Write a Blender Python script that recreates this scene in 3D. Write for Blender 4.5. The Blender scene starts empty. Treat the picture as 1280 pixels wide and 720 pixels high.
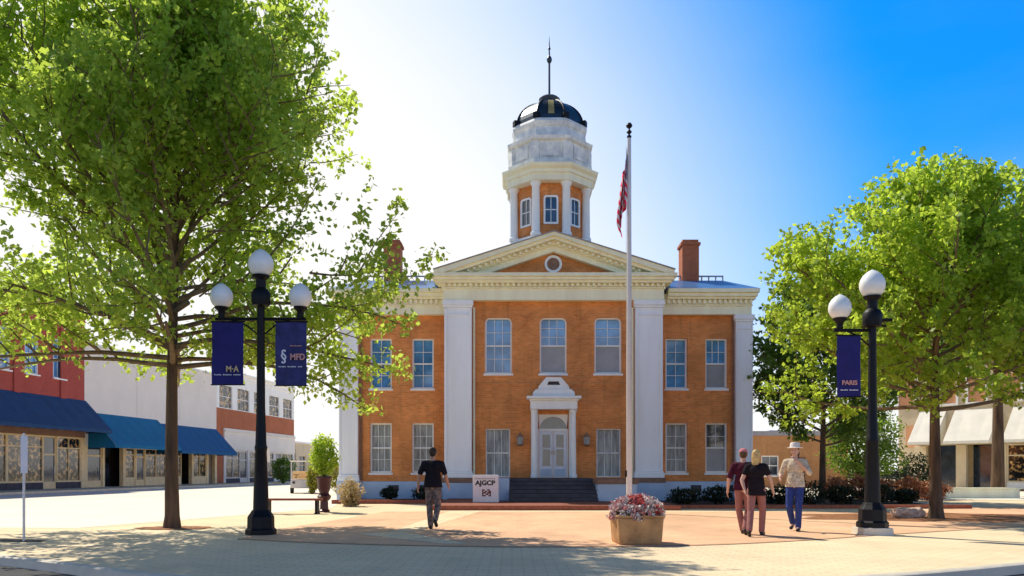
import bpy, bmesh, math, random
import numpy as np
from mathutils import Vector, Matrix
random.seed(7)
C = bpy.context.scene.collection
R = math.radians
PI = math.pi
F, HY, CH = 1000.0, 588.0, 1.30          # focal length in photo pixels, horizon row, eye height

# ------------------------------------------------------------------ materials
def new_mat(name):
    m = bpy.data.materials.new(name); m.use_nodes = True
    nt = m.node_tree; b = nt.nodes['Principled BSDF']
    return m, nt, b
def N(nt, t, **kw):
    n = nt.nodes.new(t)
    for k, v in kw.items():
        if k in n.inputs.keys(): n.inputs[k].default_value = v
        else: setattr(n, k, v)
    return n
def rgba(c): return (c[0], c[1], c[2], 1)
def mat(name, c, rough=.7, var=.12, scale=2.5, c2=None, bump=0, bscale=40, metal=0, spec=.4, emit=None, streak=False):
    m, nt, b = new_mat(name)
    b.inputs['Roughness'].default_value = rough
    b.inputs['Metallic'].default_value = metal
    b.inputs['Specular IOR Level'].default_value = spec
    tc = N(nt, 'ShaderNodeTexCoord')
    mp = N(nt, 'ShaderNodeMapping')
    if streak: mp.inputs['Scale'].default_value = (1, 1, .15)
    nt.links.new(tc.outputs['Object'], mp.inputs['Vector'])
    n1 = N(nt, 'ShaderNodeTexNoise', Scale=scale, Detail=6.0, Roughness=.62)
    nt.links.new(mp.outputs[0], n1.inputs['Vector'])
    cr = N(nt, 'ShaderNodeValToRGB')
    a = c if c2 is None else c2
    k = 1 - var
    cr.color_ramp.elements[0].position = .32; cr.color_ramp.elements[1].position = .68
    cr.color_ramp.elements[0].color = (a[0]*k, a[1]*k, a[2]*k, 1)
    k = 1 + var
    cr.color_ramp.elements[1].color = (min(c[0]*k, .95), min(c[1]*k, .95), min(c[2]*k, .95), 1)
    nt.links.new(n1.outputs['Fac'], cr.inputs[0])
    nt.links.new(cr.outputs[0], b.inputs['Base Color'])
    if bump:
        n2 = N(nt, 'ShaderNodeTexNoise', Scale=bscale, Detail=4.0)
        nt.links.new(tc.outputs['Object'], n2.inputs['Vector'])
        bp = N(nt, 'ShaderNodeBump', Strength=bump, Distance=.02)
        nt.links.new(n2.outputs['Fac'], bp.inputs['Height']); nt.links.new(bp.outputs[0], b.inputs['Normal'])
    return m
def brick_mat(name, c1, c2, mortar, sx=1.0, bw=.22, bh=.075, mort=.011, flat=False, var=.25, rough=.85, nscale=.7):
    m, nt, b = new_mat(name)
    b.inputs['Roughness'].default_value = rough
    b.inputs['Specular IOR Level'].default_value = .25
    tc = N(nt, 'ShaderNodeTexCoord'); sp = N(nt, 'ShaderNodeSeparateXYZ')
    nt.links.new(tc.outputs['Object'], sp.inputs[0])
    cb = N(nt, 'ShaderNodeCombineXYZ')
    if flat:
        nt.links.new(sp.outputs[0], cb.inputs[0]); nt.links.new(sp.outputs[1], cb.inputs[1])
    else:
        ma = N(nt, 'ShaderNodeMath', operation='MULTIPLY_ADD'); ma.inputs[1].default_value = .8
        nt.links.new(sp.outputs[1], ma.inputs[0]); nt.links.new(sp.outputs[0], ma.inputs[2])
        nt.links.new(ma.outputs[0], cb.inputs[0]); nt.links.new(sp.outputs[2], cb.inputs[1])
    br = N(nt, 'ShaderNodeTexBrick', Scale=1.0)
    br.inputs['Color1'].default_value = rgba(c1); br.inputs['Color2'].default_value = rgba(c2)
    br.inputs['Mortar'].default_value = rgba(mortar)
    br.inputs['Mortar Size'].default_value = mort; br.inputs['Brick Width'].default_value = bw; br.inputs['Row Height'].default_value = bh
    br.inputs['Bias'].default_value = 0.0
    nt.links.new(cb.outputs[0], br.inputs['Vector'])
    nz = N(nt, 'ShaderNodeTexNoise', Scale=nscale, Detail=7.0, Roughness=.65)
    nt.links.new(tc.outputs['Object'], nz.inputs['Vector'])
    mr = N(nt, 'ShaderNodeMapRange'); mr.inputs['From Min'].default_value = .3; mr.inputs['From Max'].default_value = .7
    mr.inputs['To Min'].default_value = 1-var; mr.inputs['To Max'].default_value = 1+var
    nt.links.new(nz.outputs['Fac'], mr.inputs['Value'])
    mp = N(nt, 'ShaderNodeMapping'); mp.inputs['Scale'].default_value = (3, 3, .22) if not flat else (.9, .35, 1)
    nt.links.new(tc.outputs['Object'], mp.inputs['Vector'])
    n3 = N(nt, 'ShaderNodeTexNoise', Scale=1.0, Detail=8.0, Roughness=.7); nt.links.new(mp.outputs[0], n3.inputs['Vector'])
    m3 = N(nt, 'ShaderNodeMapRange'); m3.inputs['From Min'].default_value = .52; m3.inputs['From Max'].default_value = .75
    m3.inputs['To Min'].default_value = 1; m3.inputs['To Max'].default_value = 1-var*1.3
    nt.links.new(n3.outputs['Fac'], m3.inputs['Value'])
    mm = N(nt, 'ShaderNodeMath', operation='MULTIPLY'); nt.links.new(mr.outputs[0], mm.inputs[0]); nt.links.new(m3.outputs[0], mm.inputs[1])
    mr = mm
    mx = N(nt, 'ShaderNodeVectorMath', operation='SCALE')
    nt.links.new(br.outputs['Color'], mx.inputs[0]); nt.links.new(mr.outputs[0], mx.inputs['Scale'])
    nt.links.new(mx.outputs[0], b.inputs['Base Color'])
    bp = N(nt, 'ShaderNodeBump', Strength=.35, Distance=.01); bp.invert = True
    nt.links.new(br.outputs['Fac'], bp.inputs['Height']); nt.links.new(bp.outputs[0], b.inputs['Normal'])
    return m
def leaf_mat(name, dark, light, trans, tmix=.5):
    m, nt, b = new_mat(name)
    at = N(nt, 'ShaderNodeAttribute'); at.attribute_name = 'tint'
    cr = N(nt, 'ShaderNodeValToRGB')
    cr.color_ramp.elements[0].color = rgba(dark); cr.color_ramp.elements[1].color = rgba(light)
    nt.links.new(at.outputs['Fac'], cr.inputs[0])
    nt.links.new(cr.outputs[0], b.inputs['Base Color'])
    b.inputs['Roughness'].default_value = .5; b.inputs['Specular IOR Level'].default_value = .35
    tr = N(nt, 'ShaderNodeBsdfTranslucent')
    cr2 = N(nt, 'ShaderNodeValToRGB')
    cr2.color_ramp.elements[0].color = rgba([x*.62 for x in trans]); cr2.color_ramp.elements[1].color = rgba(trans)
    nt.links.new(at.outputs['Fac'], cr2.inputs[0]); nt.links.new(cr2.outputs[0], tr.inputs['Color'])
    mx = N(nt, 'ShaderNodeMixShader'); mx.inputs[0].default_value = tmix
    nt.links.new(b.outputs[0], mx.inputs[1]); nt.links.new(tr.outputs[0], mx.inputs[2])
    nt.links.new(mx.outputs[0], nt.nodes['Material Output'].inputs['Surface'])
    return m
def glass_mat(name, c, c2, rough=.06, scale=1.2, spec=.9, emit=0):
    m = mat(name, c, rough=rough, var=.25, scale=scale, c2=c2, spec=spec, bump=.06, bscale=2.2)
    return m
M = {}
M['white'] = mat('white_painted_wood', (.93, .90, .84), .55, .07, 2.0, bump=.05, streak=True)
M['column'] = mat('white_plaster', (.93, .91, .89), .6, .08, 1.6, bump=.08, streak=True)
M['cream'] = mat('cream_stucco_trim', (.94, .85, .60), .7, .09, 2.4, bump=.08, streak=True)
M['stone'] = mat('carved_pale_stone', (.84, .82, .74), .8, .15, 2.2, c2=(.62, .64, .66), bump=.3, bscale=6)
M['foundation'] = mat('blue_white_paint_and_shade_tint', (.50, .60, .74), .7, .08, 1.2, bump=.15, bscale=20)  # foundation paint; its blue also colours shade into the white cheek walls
M['ledge'] = mat('brown_stone_ledge', (.27, .15, .10), .8, .2, 6)
M['brick'] = brick_mat('orange_brick', (.82, .28, .065), (.64, .19, .038), (.64, .32, .14), var=.26)
M['brickred'] = brick_mat('red_brick', (.46, .09, .06), (.40, .07, .05), (.42, .10, .08), var=.12)
M['brickbrown'] = brick_mat('brown_brick', (.50, .15, .06), (.42, .12, .05), (.45, .18, .10), var=.15)
M['bricktan'] = brick_mat('tan_brick', (.52, .26, .10), (.44, .2, .07), (.5, .3, .16), var=.15)
M['roof'] = mat('blue_grey_metal_roof', (.07, .17, .36), .35, .2, 1.5, spec=.6)
M['roofgrey'] = mat('grey_roof', (.32, .32, .36), .5, .15, 1.5)
M['dome'] = mat('dark_blue_dome_metal', (.016, .034, .055), .36, .3, 2, metal=.2, spec=.6)
M['gold'] = mat('tarnished_gilding', (.42, .34, .14), .45, .3, 6, metal=.3)
M['iron'] = mat('black_painted_iron', (.006, .006, .008), .5, .3, 9, bump=.08, bscale=60, spec=.22)
M['globe'] = mat('frosted_lamp_glass', (.93, .90, .84), .35, .04, 3, spec=.5)
M['navy'] = mat('navy_banner_cloth', (.018, .014, .13), .8, .2, 3)
M['navy2'] = mat('faded_navy_banner_cloth', (.035, .035, .13), .8, .4, 5)
M['gilt'] = mat('gold_lettering', (.62, .45, .25), .6, .05)
M['inkwhite'] = mat('white_lettering', (.78, .76, .78), .6, .05)
M['inkpink'] = mat('pale_red_lettering', (.65, .30, .26), .6, .05)
M['inkblack'] = mat('black_lettering', (.02, .02, .025), .6, .05)
M['inkred'] = mat('dark_red_emblem', (.14, .03, .02), .6, .1)
M['signwhite'] = mat('white_sign_paint', (.78, .74, .76), .6, .05)
M['glass'] = glass_mat('sky_reflection_tint_glass', (.10, .30, .56), (.05, .16, .34))  # blue sky reflection is put into the glass colour
M['glassdark'] = glass_mat('dark_window_glass', (.05, .07, .10), (.02, .025, .03))
M['blind'] = mat('grey_window_blind', (.30, .29, .30), .3, .12, 2.5, spec=.6)
M['curtain'] = mat('pale_curtain_behind_glass', (.36, .37, .34), .4, .3, 9, c2=(.2, .2, .2), spec=.6, streak=True)
M['shopglass'] = mat('shop_window_glass', (.60, .36, .13), rough=.08, var=.4, scale=3.4, c2=(.012, .014, .02), spec=.9, bump=.08, bscale=2)
M['doorpaint'] = mat('pale_door_paint', (.74, .76, .80), .45, .05)
M['darkstep'] = mat('dark_grey_step_stone', (.07, .065, .075), .8, .25, 3, bump=.2)
M['bark'] = mat('grey_brown_bark', (.13, .075, .04), .9, .35, 5, c2=(.07, .04, .022), bump=.8, bscale=18, streak=True)
M['concrete'] = brick_mat('pale_concrete_pavers', (.90, .71, .45), (.86, .66, .41), (.74, .56, .35), flat=True, bw=.30, bh=.15, mort=.014, var=.12, nscale=.5)
M['kerbstone'] = mat('kerb_stone', (.66, .58, .46), .85, .1, 2, bump=.1)
M['street'] = mat('sun_glare_toned_street', (.86, .78, .62), .9, .06, .25, bump=.12, bscale=25)  # asphalt; its sunlit glare is put into the pale colour
M['asphalt'] = mat('asphalt', (.045, .045, .05), .9, .25, 2, bump=.3, bscale=60)
M['paving'] = brick_mat('salmon_clay_pavers', (.88, .53, .31), (.80, .45, .25), (.74, .46, .28), flat=True, bw=.24, bh=.12, mort=.012, var=.18, nscale=.35)
M['redkerb'] = mat('red_brick_kerb', (.30, .09, .05), .85, .3, 8, bump=.2)
M['soil'] = mat('dark_soil', (.035, .022, .015), .95, .4, 6, bump=.5)
M['mulch'] = mat('orange_bark_mulch', (.36, .15, .055), .95, .4, 9, c2=(.16, .06, .025), bump=.8, bscale=30)
M['terracotta'] = mat('sandy_clay_planter', (.50, .27, .105), .7, .16, 4, c2=(.36, .185, .07), bump=.15)
M['awnblue'] = mat('navy_blue_awning_canvas', (.014, .060, .15), .85, .15, 1.5)
M['awnteal'] = mat('bright_blue_awning_canvas', (.004, .15, .30), .85, .12, 1.5)
M['awnroyal'] = mat('royal_blue_awning_canvas', (.006, .10, .25), .85, .12, 1.5)
M['awnwhite'] = mat('white_awning_canvas', (.74, .70, .62), .85, .06, 1.5)
M['stuccowhite'] = mat('pale_stucco', (.82, .75, .66), .85, .05, .5)
M['stuccobeige'] = mat('beige_stucco', (.66, .54, .36), .85, .08, .8)
M['shopframe'] = mat('cream_shop_joinery', (.86, .64, .34), .6, .12, 3)
M['panelorange'] = mat('peach_window_shutter', (.68, .34, .17), .7, .08, 2)
M['polemetal'] = mat('pale_flagpole_paint', (.66, .62, .60), .35, .06, 3, spec=.6)
M['steel'] = mat('galvanised_post', (.60, .60, .62), .4, .08, 6, metal=.4)
M['benchred'] = mat('dark_red_bench_timber', (.20, .045, .03), .6, .25, 8)
M['potmaroon'] = mat('dark_maroon_glazed_pot', (.06, .015, .02), .35, .3, 5)
M['twig'] = mat('brown_twig_bark', (.20, .135, .075), .9, .3, 6)
M['rock'] = mat('pale_pink_limestone', (.60, .42, .32), .9, .25, 4, c2=(.42, .28, .2), bump=.7, bscale=8)
M['cartwhite'] = mat('white_cart_bodywork', (.75, .72, .68), .3, .04, 3, spec=.6)
M['rubber'] = mat('black_rubber', (.02, .02, .02), .8, .2, 8)
M['fl_white'] = leaf_mat('white_petals', (.70, .56, .48), (.92, .86, .76), (.5, .3, .3), .2)
M['fl_red'] = leaf_mat('red_petals', (.42, .03, .04), (.70, .14, .10), (.5, .1, .1), .2)
M['fl_pink'] = leaf_mat('pink_petals', (.55, .16, .16), (.80, .40, .36), (.5, .2, .2), .2)
M['flag_red'] = mat('red_flag_cloth', (.56, .02, .055), .8, .2, 3)
M['leaf_a'] = leaf_mat('backlit_green_leaves', (.12, .24, .035), (.34, .50, .07), (.80, .98, .14), .62)
M['leaf_b'] = leaf_mat('bright_green_leaves', (.11, .22, .025), (.34, .50, .05), (.80, .98, .10), .55)
M['leaf_c'] = leaf_mat('deep_green_leaves', (.04, .09, .02), (.14, .26, .04), (.40, .60, .06), .45)
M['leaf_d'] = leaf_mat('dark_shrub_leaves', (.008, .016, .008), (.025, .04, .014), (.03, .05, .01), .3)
M['leaf_e'] = leaf_mat('red_brown_shrub_leaves', (.22, .07, .03), (.66, .30, .15), (.5, .18, .06), .35)
M['leaf_f'] = leaf_mat('orange_autumn_leaves', (.3, .12, .02), (.55, .28, .05), (.6, .3, .04), .4)
M['leaf_g'] = leaf_mat('yellow_green_shrub_leaves', (.2, .24, .03), (.42, .42, .07), (.5, .5, .06), .4)
M['straw'] = leaf_mat('straw_coloured_grass', (.36, .24, .09), (.74, .58, .30), (.6, .45, .2), .3)

# ------------------------------------------------------------------ mesh builder
class MB:
    def __init__(s): s.v = []; s.f = []
    def add(s, vs, fs):
        o = len(s.v); s.v += [tuple(v) for v in vs]; s.f += [tuple(i+o for i in f) for f in fs]; return s
    def box(s, x0, x1, y0, y1, z0, z1, m=None):
        vs = [(x, y, z) for z in (z0, z1) for y in (y0, y1) for x in (x0, x1)]
        if m is not None: vs = [tuple(m @ Vector(v)) for v in vs]
        return s.add(vs, [(0,2,3,1),(4,5,7,6),(0,1,5,4),(2,6,7,3),(0,4,6,2),(1,3,7,5)])
    def frus(s, x0, x1, y0, y1, z0, X0, X1, Y0, Y1, z1):
        vs = [(x0,y0,z0),(x1,y0,z0),(x1,y1,z0),(x0,y1,z0),(X0,Y0,z1),(X1,Y0,z1),(X1,Y1,z1),(X0,Y1,z1)]
        return s.add(vs, [(3,2,1,0),(4,5,6,7),(0,1,5,4),(1,2,6,5),(2,3,7,6),(3,0,4,7)])
    def prism(s, pts, y0, y1, axis='y', m=None):       # polygon in xz extruded along y (or polygon in xy along z)
        n = len(pts)
        if axis == 'y': vs = [(p[0], y0, p[1]) for p in pts] + [(p[0], y1, p[1]) for p in pts]
        elif axis == 'x': vs = [(y0, p[0], p[1]) for p in pts] + [(y1, p[0], p[1]) for p in pts]
        else: vs = [(p[0], p[1], y0) for p in pts] + [(p[0], p[1], y1) for p in pts]
        if m is not None: vs = [tuple(m @ Vector(v)) for v in vs]
        return s.add(vs, [tuple(range(n)), tuple(range(2*n-1, n-1, -1))] + [(i, i+n, (i+1) % n+n, (i+1) % n) for i in range(n)])
    def ring(s, outer, inner, y0, y1):                  # frame between two xz polygons with equal counts
        n = len(outer)
        vs = [(p[0], y, p[1]) for y in (y0, y1) for q in (outer, inner) for p in q]
        fs = []
        for i in range(n):
            j = (i+1) % n
            fs += [(i, j, n+j, n+i), (2*n+i, 3*n+i, 3*n+j, 2*n+j), (i, 2*n+i, 2*n+j, j), (n+i, n+j, 3*n+j, 3*n+i)]
        return s.add(vs, fs)
    def lathe(s, prof, cx=0, cy=0, n=24, off=0, m=None):   # prof: (r, z)
        vs = []; fs = []
        for r, z in prof:
            for k in range(n):
                a = 2*PI*(k+off)/n; vs.append((cx+r*math.cos(a), cy+r*math.sin(a), z))
        if m is not None: vs = [tuple(m @ Vector(v)) for v in vs]
        for i in range(len(prof)-1):
            for k in range(n):
                j = (k+1) % n; fs.append((i*n+k, i*n+j, (i+1)*n+j, (i+1)*n+k))
        fs.append(tuple(range(n-1, -1, -1))); fs.append(tuple((len(prof)-1)*n+k for k in range(n)))
        return s.add(vs, fs)
    def tube(s, path, rad, n=8):
        path = [Vector(p) for p in path]; vs = []; fs = []
        if not isinstance(rad, (list, tuple)): rad = [rad]*len(path)
        up = Vector((0, 0, 1))
        for i, p in enumerate(path):
            t = (path[min(i+1, len(path)-1)]-path[max(i-1, 0)]).normalized()
            a = t.cross(up)
            if a.length < .05: a = t.cross(Vector((0, 1, 0)))
            a.normalize(); b = a.cross(t)
            for k in range(n):
                w = 2*PI*k/n; vs.append(p+a*(rad[i]*math.cos(w))+b*(rad[i]*math.sin(w)))
        for i in range(len(path)-1):
            for k in range(n):
                j = (k+1) % n; fs.append((i*n+k, (i+1)*n+k, (i+1)*n+j, i*n+j))
        fs.append(tuple(range(n))); fs.append(tuple((len(path)-1)*n+k for k in range(n-1, -1, -1)))
        return s.add(vs, fs)
    def build(s, name, m, parent=None, smooth=False, bevel=0, fix=True, loc=None):
        me = bpy.data.meshes.new(name); me.from_pydata(s.v, [], s.f); me.update()
        if fix:
            bm = bmesh.new(); bm.from_mesh(me); bmesh.ops.recalc_face_normals(bm, faces=bm.faces); bm.to_mesh(me); bm.free()
        me.materials.append(m)
        o = bpy.data.objects.new(name, me); C.objects.link(o)
        if loc: o.location = loc
        if parent: o.parent = parent
        if smooth:
            me.polygons.foreach_set('use_smooth', [True]*len(me.polygons))
            try: me.set_sharp_from_angle(angle=R(40))
            except Exception: pass
        if bevel:
            md = o.modifiers.new('bevel', 'BEVEL'); md.width = bevel; md.segments = 2; md.limit_method = 'ANGLE'
        return o
def tag(o, label=None, cat=None, group=None, kind=None):
    if label: o['label'] = label
    if cat: o['category'] = cat
    if group: o['group'] = group
    if kind: o['kind'] = kind
    return o
def empty(name, label, cat, loc=(0, 0, 0), rz=0, group=None):
    o = bpy.data.objects.new(name, None); C.objects.link(o)
    o.location = loc; o.rotation_euler = (0, 0, rz); o.empty_display_size = .3
    return tag(o, label, cat, group)
def text_part(name, s, size, m, parent, loc, rot=(PI/2, 0, 0), bold=0.0, sx=1.0):
    cu = bpy.data.curves.new(name, 'FONT'); cu.body = s; cu.size = size; cu.extrude = .002; cu.offset = bold
    cu.align_x = 'CENTER'; cu.align_y = 'CENTER'
    t = bpy.data.objects.new(name, cu); C.objects.link(t)
    bpy.context.view_layer.update()
    me = bpy.data.meshes.new_from_object(t.evaluated_get(bpy.context.evaluated_depsgraph_get()))
    bpy.data.objects.remove(t)
    me.materials.clear(); me.materials.append(m)
    mm = Matrix.Translation(loc) @ Matrix.LocRotScale(None, __import__('mathutils').Euler(rot), Vector((sx, 1, 1)))
    me.transform(mm)
    o = bpy.data.objects.new(name, me); C.objects.link(o); o.parent = parent
    return o
def wall(mb, x0, x1, z0, z1, y0, y1, ops=()):         # wall in the xz plane with rectangular openings (xa, xb, za, zb)
    xs = sorted({x0, x1, *[o[0] for o in ops], *[o[1] for o in ops]})
    for a, b in zip(xs[:-1], xs[1:]):
        if b-a < 1e-5: continue
        mid = (a+b)/2
        hs = sorted([(o[2], o[3]) for o in ops if o[0] < mid < o[1]])
        z = z0
        for h0, h1 in hs:
            if h0 > z: mb.box(a, b, y0, y1, z, h0)
            z = max(z, h1)
        if z < z1: mb.box(a, b, y0, y1, z, z1)
    return mb
def rrect(xc, w, z0, z1, r, n=4):
    p = [(xc-w/2, z0), (xc+w/2, z0)]
    for k in range(n+1):
        a = PI/2*k/n; p.append((xc+w/2-r+r*math.cos(a), z1-r+r*math.sin(a)))
    for k in range(n+1):
        a = PI/2+PI/2*k/n; p.append((xc-w/2+r+r*math.cos(a), z1-r+r*math.sin(a)))
    return p
def window(root, xc, z0, z1, w, y, cols=2, rows=4, rad=0, glass='glass', lower=None, mframe='white', fw=.07, sill=True, name='window', mt=.022):
    fr = MB()
    out = rrect(xc, w, z0, z1, max(rad, .001)); inn = rrect(xc, w-2*fw, z0+fw, z1-fw, max(rad-fw*.6, .001))
    fr.ring(out, inn, y-.03, y+.16)
    zm = (z0+z1)/2
    fr.box(xc-w/2+fw*.9, xc+w/2-fw*.9, y+.04, y+.09, zm-.03, zm+.03)
    for c in range(1, cols):
        x = xc-w/2+fw+(w-2*fw)*c/cols; 
        zz0 = z0+fw if lower != 'blind' else zm
        fr.box(x-mt/2, x+mt/2, y+.05, y+.085, zz0, z1-fw)
    for r_ in range(1, rows):
        z = z0+fw+(z1-z0-2*fw)*r_/rows
        if abs(z-zm) < .05 or (lower == 'blind' and z < zm): continue
        fr.box(xc-w/2+fw, xc+w/2-fw, y+.052, y+.083, z-mt/2, z+mt/2)
    o = fr.build(name, M[mframe], root)
    e = .012
    up = MB(); lowz = zm if lower else z0+fw-e
    poly = rrect(xc, w-2*fw+2*e, lowz, z1-fw+e, max(rad-fw*.6, .001))
    up.prism(poly, y+.095, y+.11).build('pane', M[glass], o)
    if lower:
        lo = MB().box(xc-w/2+fw-e, xc+w/2-fw+e, y+.10, y+.115, z0+fw-e, zm-.001)
        lo.build('window_blind' if lower == 'blind' else 'pane', M[lower], o)
    if sill: MB().box(xc-w/2-.05, xc+w/2+.05, y-.20, y+.02, z0-.09, z0-.004).build('sill', M[mframe], o)
    return o

# ------------------------------------------------------------------ trees
def leaves_mesh(P, size, rng, elong=1.5, up=.25):
    n = len(P)
    d = rng.normal(size=(n, 3)); d[:, 2] -= .25; d /= np.linalg.norm(d, axis=1)[:, None]
    q = rng.normal(size=(n, 3)); q[:, 2] += up*2
    s = np.cross(d, q); s /= np.linalg.norm(s, axis=1)[:, None]
    L = size*rng.uniform(.65, 1.3, n)[:, None]
    W = L/elong
    nn = np.cross(d, s)
    a = P; b = P+d*L*.45+s*W*.5+nn*L*.08; c = P+d*L; e = P+d*L*.45-s*W*.5+nn*L*.08
    v = np.stack([a, b, c, e], 1).reshape(-1, 3)
    return v
def leaf_obj(name, P, tint, size, m, parent, seed=1, elong=1.4):
    rng = np.random.default_rng(seed)
    v = leaves_mesh(P, size, rng, elong); n = len(P)
    me = bpy.data.meshes.new(name)
    me.vertices.add(4*n); me.vertices.foreach_set('co', v.ravel().astype(np.float32))
    me.loops.add(4*n); me.loops.foreach_set('vertex_index', np.arange(4*n, dtype=np.int32))
    me.polygons.add(n); me.polygons.foreach_set('loop_start', np.arange(0, 4*n, 4, dtype=np.int32))
    me.polygons.foreach_set('loop_total', np.full(n, 4, dtype=np.int32))
    me.update(calc_edges=True)
    at = me.attributes.new('tint', 'FLOAT', 'POINT')
    at.data.foreach_set('value', np.repeat(np.clip(tint, 0, 1), 4).astype(np.float32))
    me.materials.append(m); me.validate()
    o = bpy.data.objects.new(name, me); C.objects.link(o); o.parent = parent
    return o
def tree(name, label, loc, trunk_h, trunk_r, top, cen, rad, lm, seed, n_prim=26, dens=1.0, leaf=.12, group=None, lean=(0, 0), droop=None, elev=(25, 65), fx=1.05, sec=2.1, per=14, cat='tree', low=None):
    rng = np.random.default_rng(seed)
    root = empty(name, label, cat, loc, 0, group)
    cen = np.array(cen, float); rad = np.array(rad, float)
    # trunk and leader
    tp = []; k = 9
    for i in range(k+1):
        t = i/k; z = top*.80*t
        tp.append((lean[0]*t+.12*math.sin(3.1*t+seed)*t, lean[1]*t+.10*math.cos(2.3*t+seed)*t, z-.05 if i == 0 else z))
    rr = [trunk_r*(1.35 if i == 0 else 1.0)*(1-.85*(i/k)**1.1) for i in range(k+1)]
    tp.insert(1, (tp[0][0]+.005, tp[0][1], .28)); rr.insert(1, trunk_r*1.03)
    MB().tube(tp, rr, 12).build('trunk', M['bark'], root, smooth=True)
    def tr_at(z):
        for a, b, ra, rb in zip(tp[:-1], tp[1:], rr[:-1], rr[1:]):
            if a[2] <= z <= b[2]:
                f = (z-a[2])/(b[2]-a[2]); return np.array(a)*(1-f)+np.array(b)*f, ra*(1-f)+rb*f
        return np.array(tp[-1]), rr[-1]
    def reach(p, d):                                   # distance to the crown's envelope
        o_ = (p-cen)/rad; q = d/rad
        A = q@q; B = 2*o_@q; Cc = o_@o_-1
        D = B*B-4*A*Cc
        if D < 0: return 0.6
        return max((-B+math.sqrt(D))/(2*A), .3)
    br = MB(); Ps = []; Ts = []
    def grow(p0, d, L, r, bend, n, sides):
        pts = [p0]; p = p0.copy(); dd = d/np.linalg.norm(d)
        for i in range(n):
            dd = dd+bend/n+rng.normal(size=3)*.07; dd /= np.linalg.norm(dd)
            p = p+dd*L/n; pts.append(p.copy())
        m_ = n+1
        if low is not None:
            for i in range(2, n+1):
                if low(pts[i]+np.array([0, -.6, 0])) > 50: m_ = i; break
        br.tube([tuple(x) for x in pts[:m_]], [max(r*(1-.8*i/n), .004) for i in range(m_)], sides)
        return pts, dd
    for i in range(n_prim):
        f = (i+.5)/n_prim
        z0 = trunk_h+(top*.78-trunk_h)*f**fx
        p, tr_ = tr_at(z0)
        az = i*2.39996+rng.uniform(-.35, .35)
        el = R(elev[0]+(elev[1]-elev[0])*f+rng.uniform(-8, 8))
        d = np.array([math.cos(az)*math.cos(el), math.sin(az)*math.cos(el), math.sin(el)])
        L = reach(p, d)*rng.uniform(.80, 1.02)
        bend = np.array([0, 0, .25])
        dr = droop(az, f) if droop else 0
        if dr and low is not None and (p+d*L*.9+np.array([0, 0, -dr*L*.35]))[2] < low(p+d*L*.9): L *= .8
        if dr: bend = np.array([0, 0, -dr]); d[2] = max(d[2]*.6, .1); L *= .93 if dr > .5 else 1.0
        pts, _ = grow(p, d, L, min(tr_*.6, (.019*L+.014)), bend, 7, 6)
        ctint = rng.uniform(-.15, .15)
        ns = int(L*sec)+3
        for j in range(ns):
            t = .22+.78*(j+.5)/ns; idx = min(int(t*7), 6); fr = t*7-idx
            q = pts[idx]*(1-fr)+pts[idx+1]*fr
            td = pts[idx+1]-pts[idx]; td /= np.linalg.norm(td)
            sd = rng.normal(size=3); sd -= td*(sd@td); sd /= np.linalg.norm(sd)
            d2 = td*.55+sd*.85+np.array([0, 0, .18 if not bend[2] < 0 else -.1]); d2 /= np.linalg.norm(d2)
            L2 = min(reach(q, d2)*1.05, (.55+.34*L*(1-.6*t))*rng.uniform(.7, 1.25))
            e2 = q+d2*L2
            if low is not None and e2[2] < low(e2)+.15: continue
            pts2, _ = grow(q, d2, L2, .008+.009*L2, np.array([0, 0, .25]), 4, 4)
            st = ctint+rng.uniform(-.12, .12)
            nt_ = int(L2*4.2)+2
            for kx in range(nt_):
                u = .15+.85*(kx+.5)/nt_; id2 = min(int(u*4), 3); g = u*4-id2
                q2 = pts2[id2]*(1-g)+pts2[id2+1]*g
                sd = rng.normal(size=3); sd[2] += .35; sd /= np.linalg.norm(sd)
                L3 = rng.uniform(.25, .62)
                e = q2+sd*L3
                if low is not None and e[2] < low(e): continue
                nl = max(int(per*dens*rng.uniform(.5, 1.4)), 2)
                tt = rng.uniform(.15, 1.05, nl)
                P = q2[None]+sd[None]*(L3*tt)[:, None]+rng.normal(size=(nl, 3))*.07
                Ps.append(P); Ts.append(.45+st+rng.normal(size=nl)*.17)
    br.build('branches', M['twig'], root, fix=False)
    P = np.concatenate(Ps); T = np.concatenate(Ts)
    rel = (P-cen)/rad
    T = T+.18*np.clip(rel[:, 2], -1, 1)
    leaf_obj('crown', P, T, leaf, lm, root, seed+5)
    print(name, 'leaves', len(P))
    return root
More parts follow.
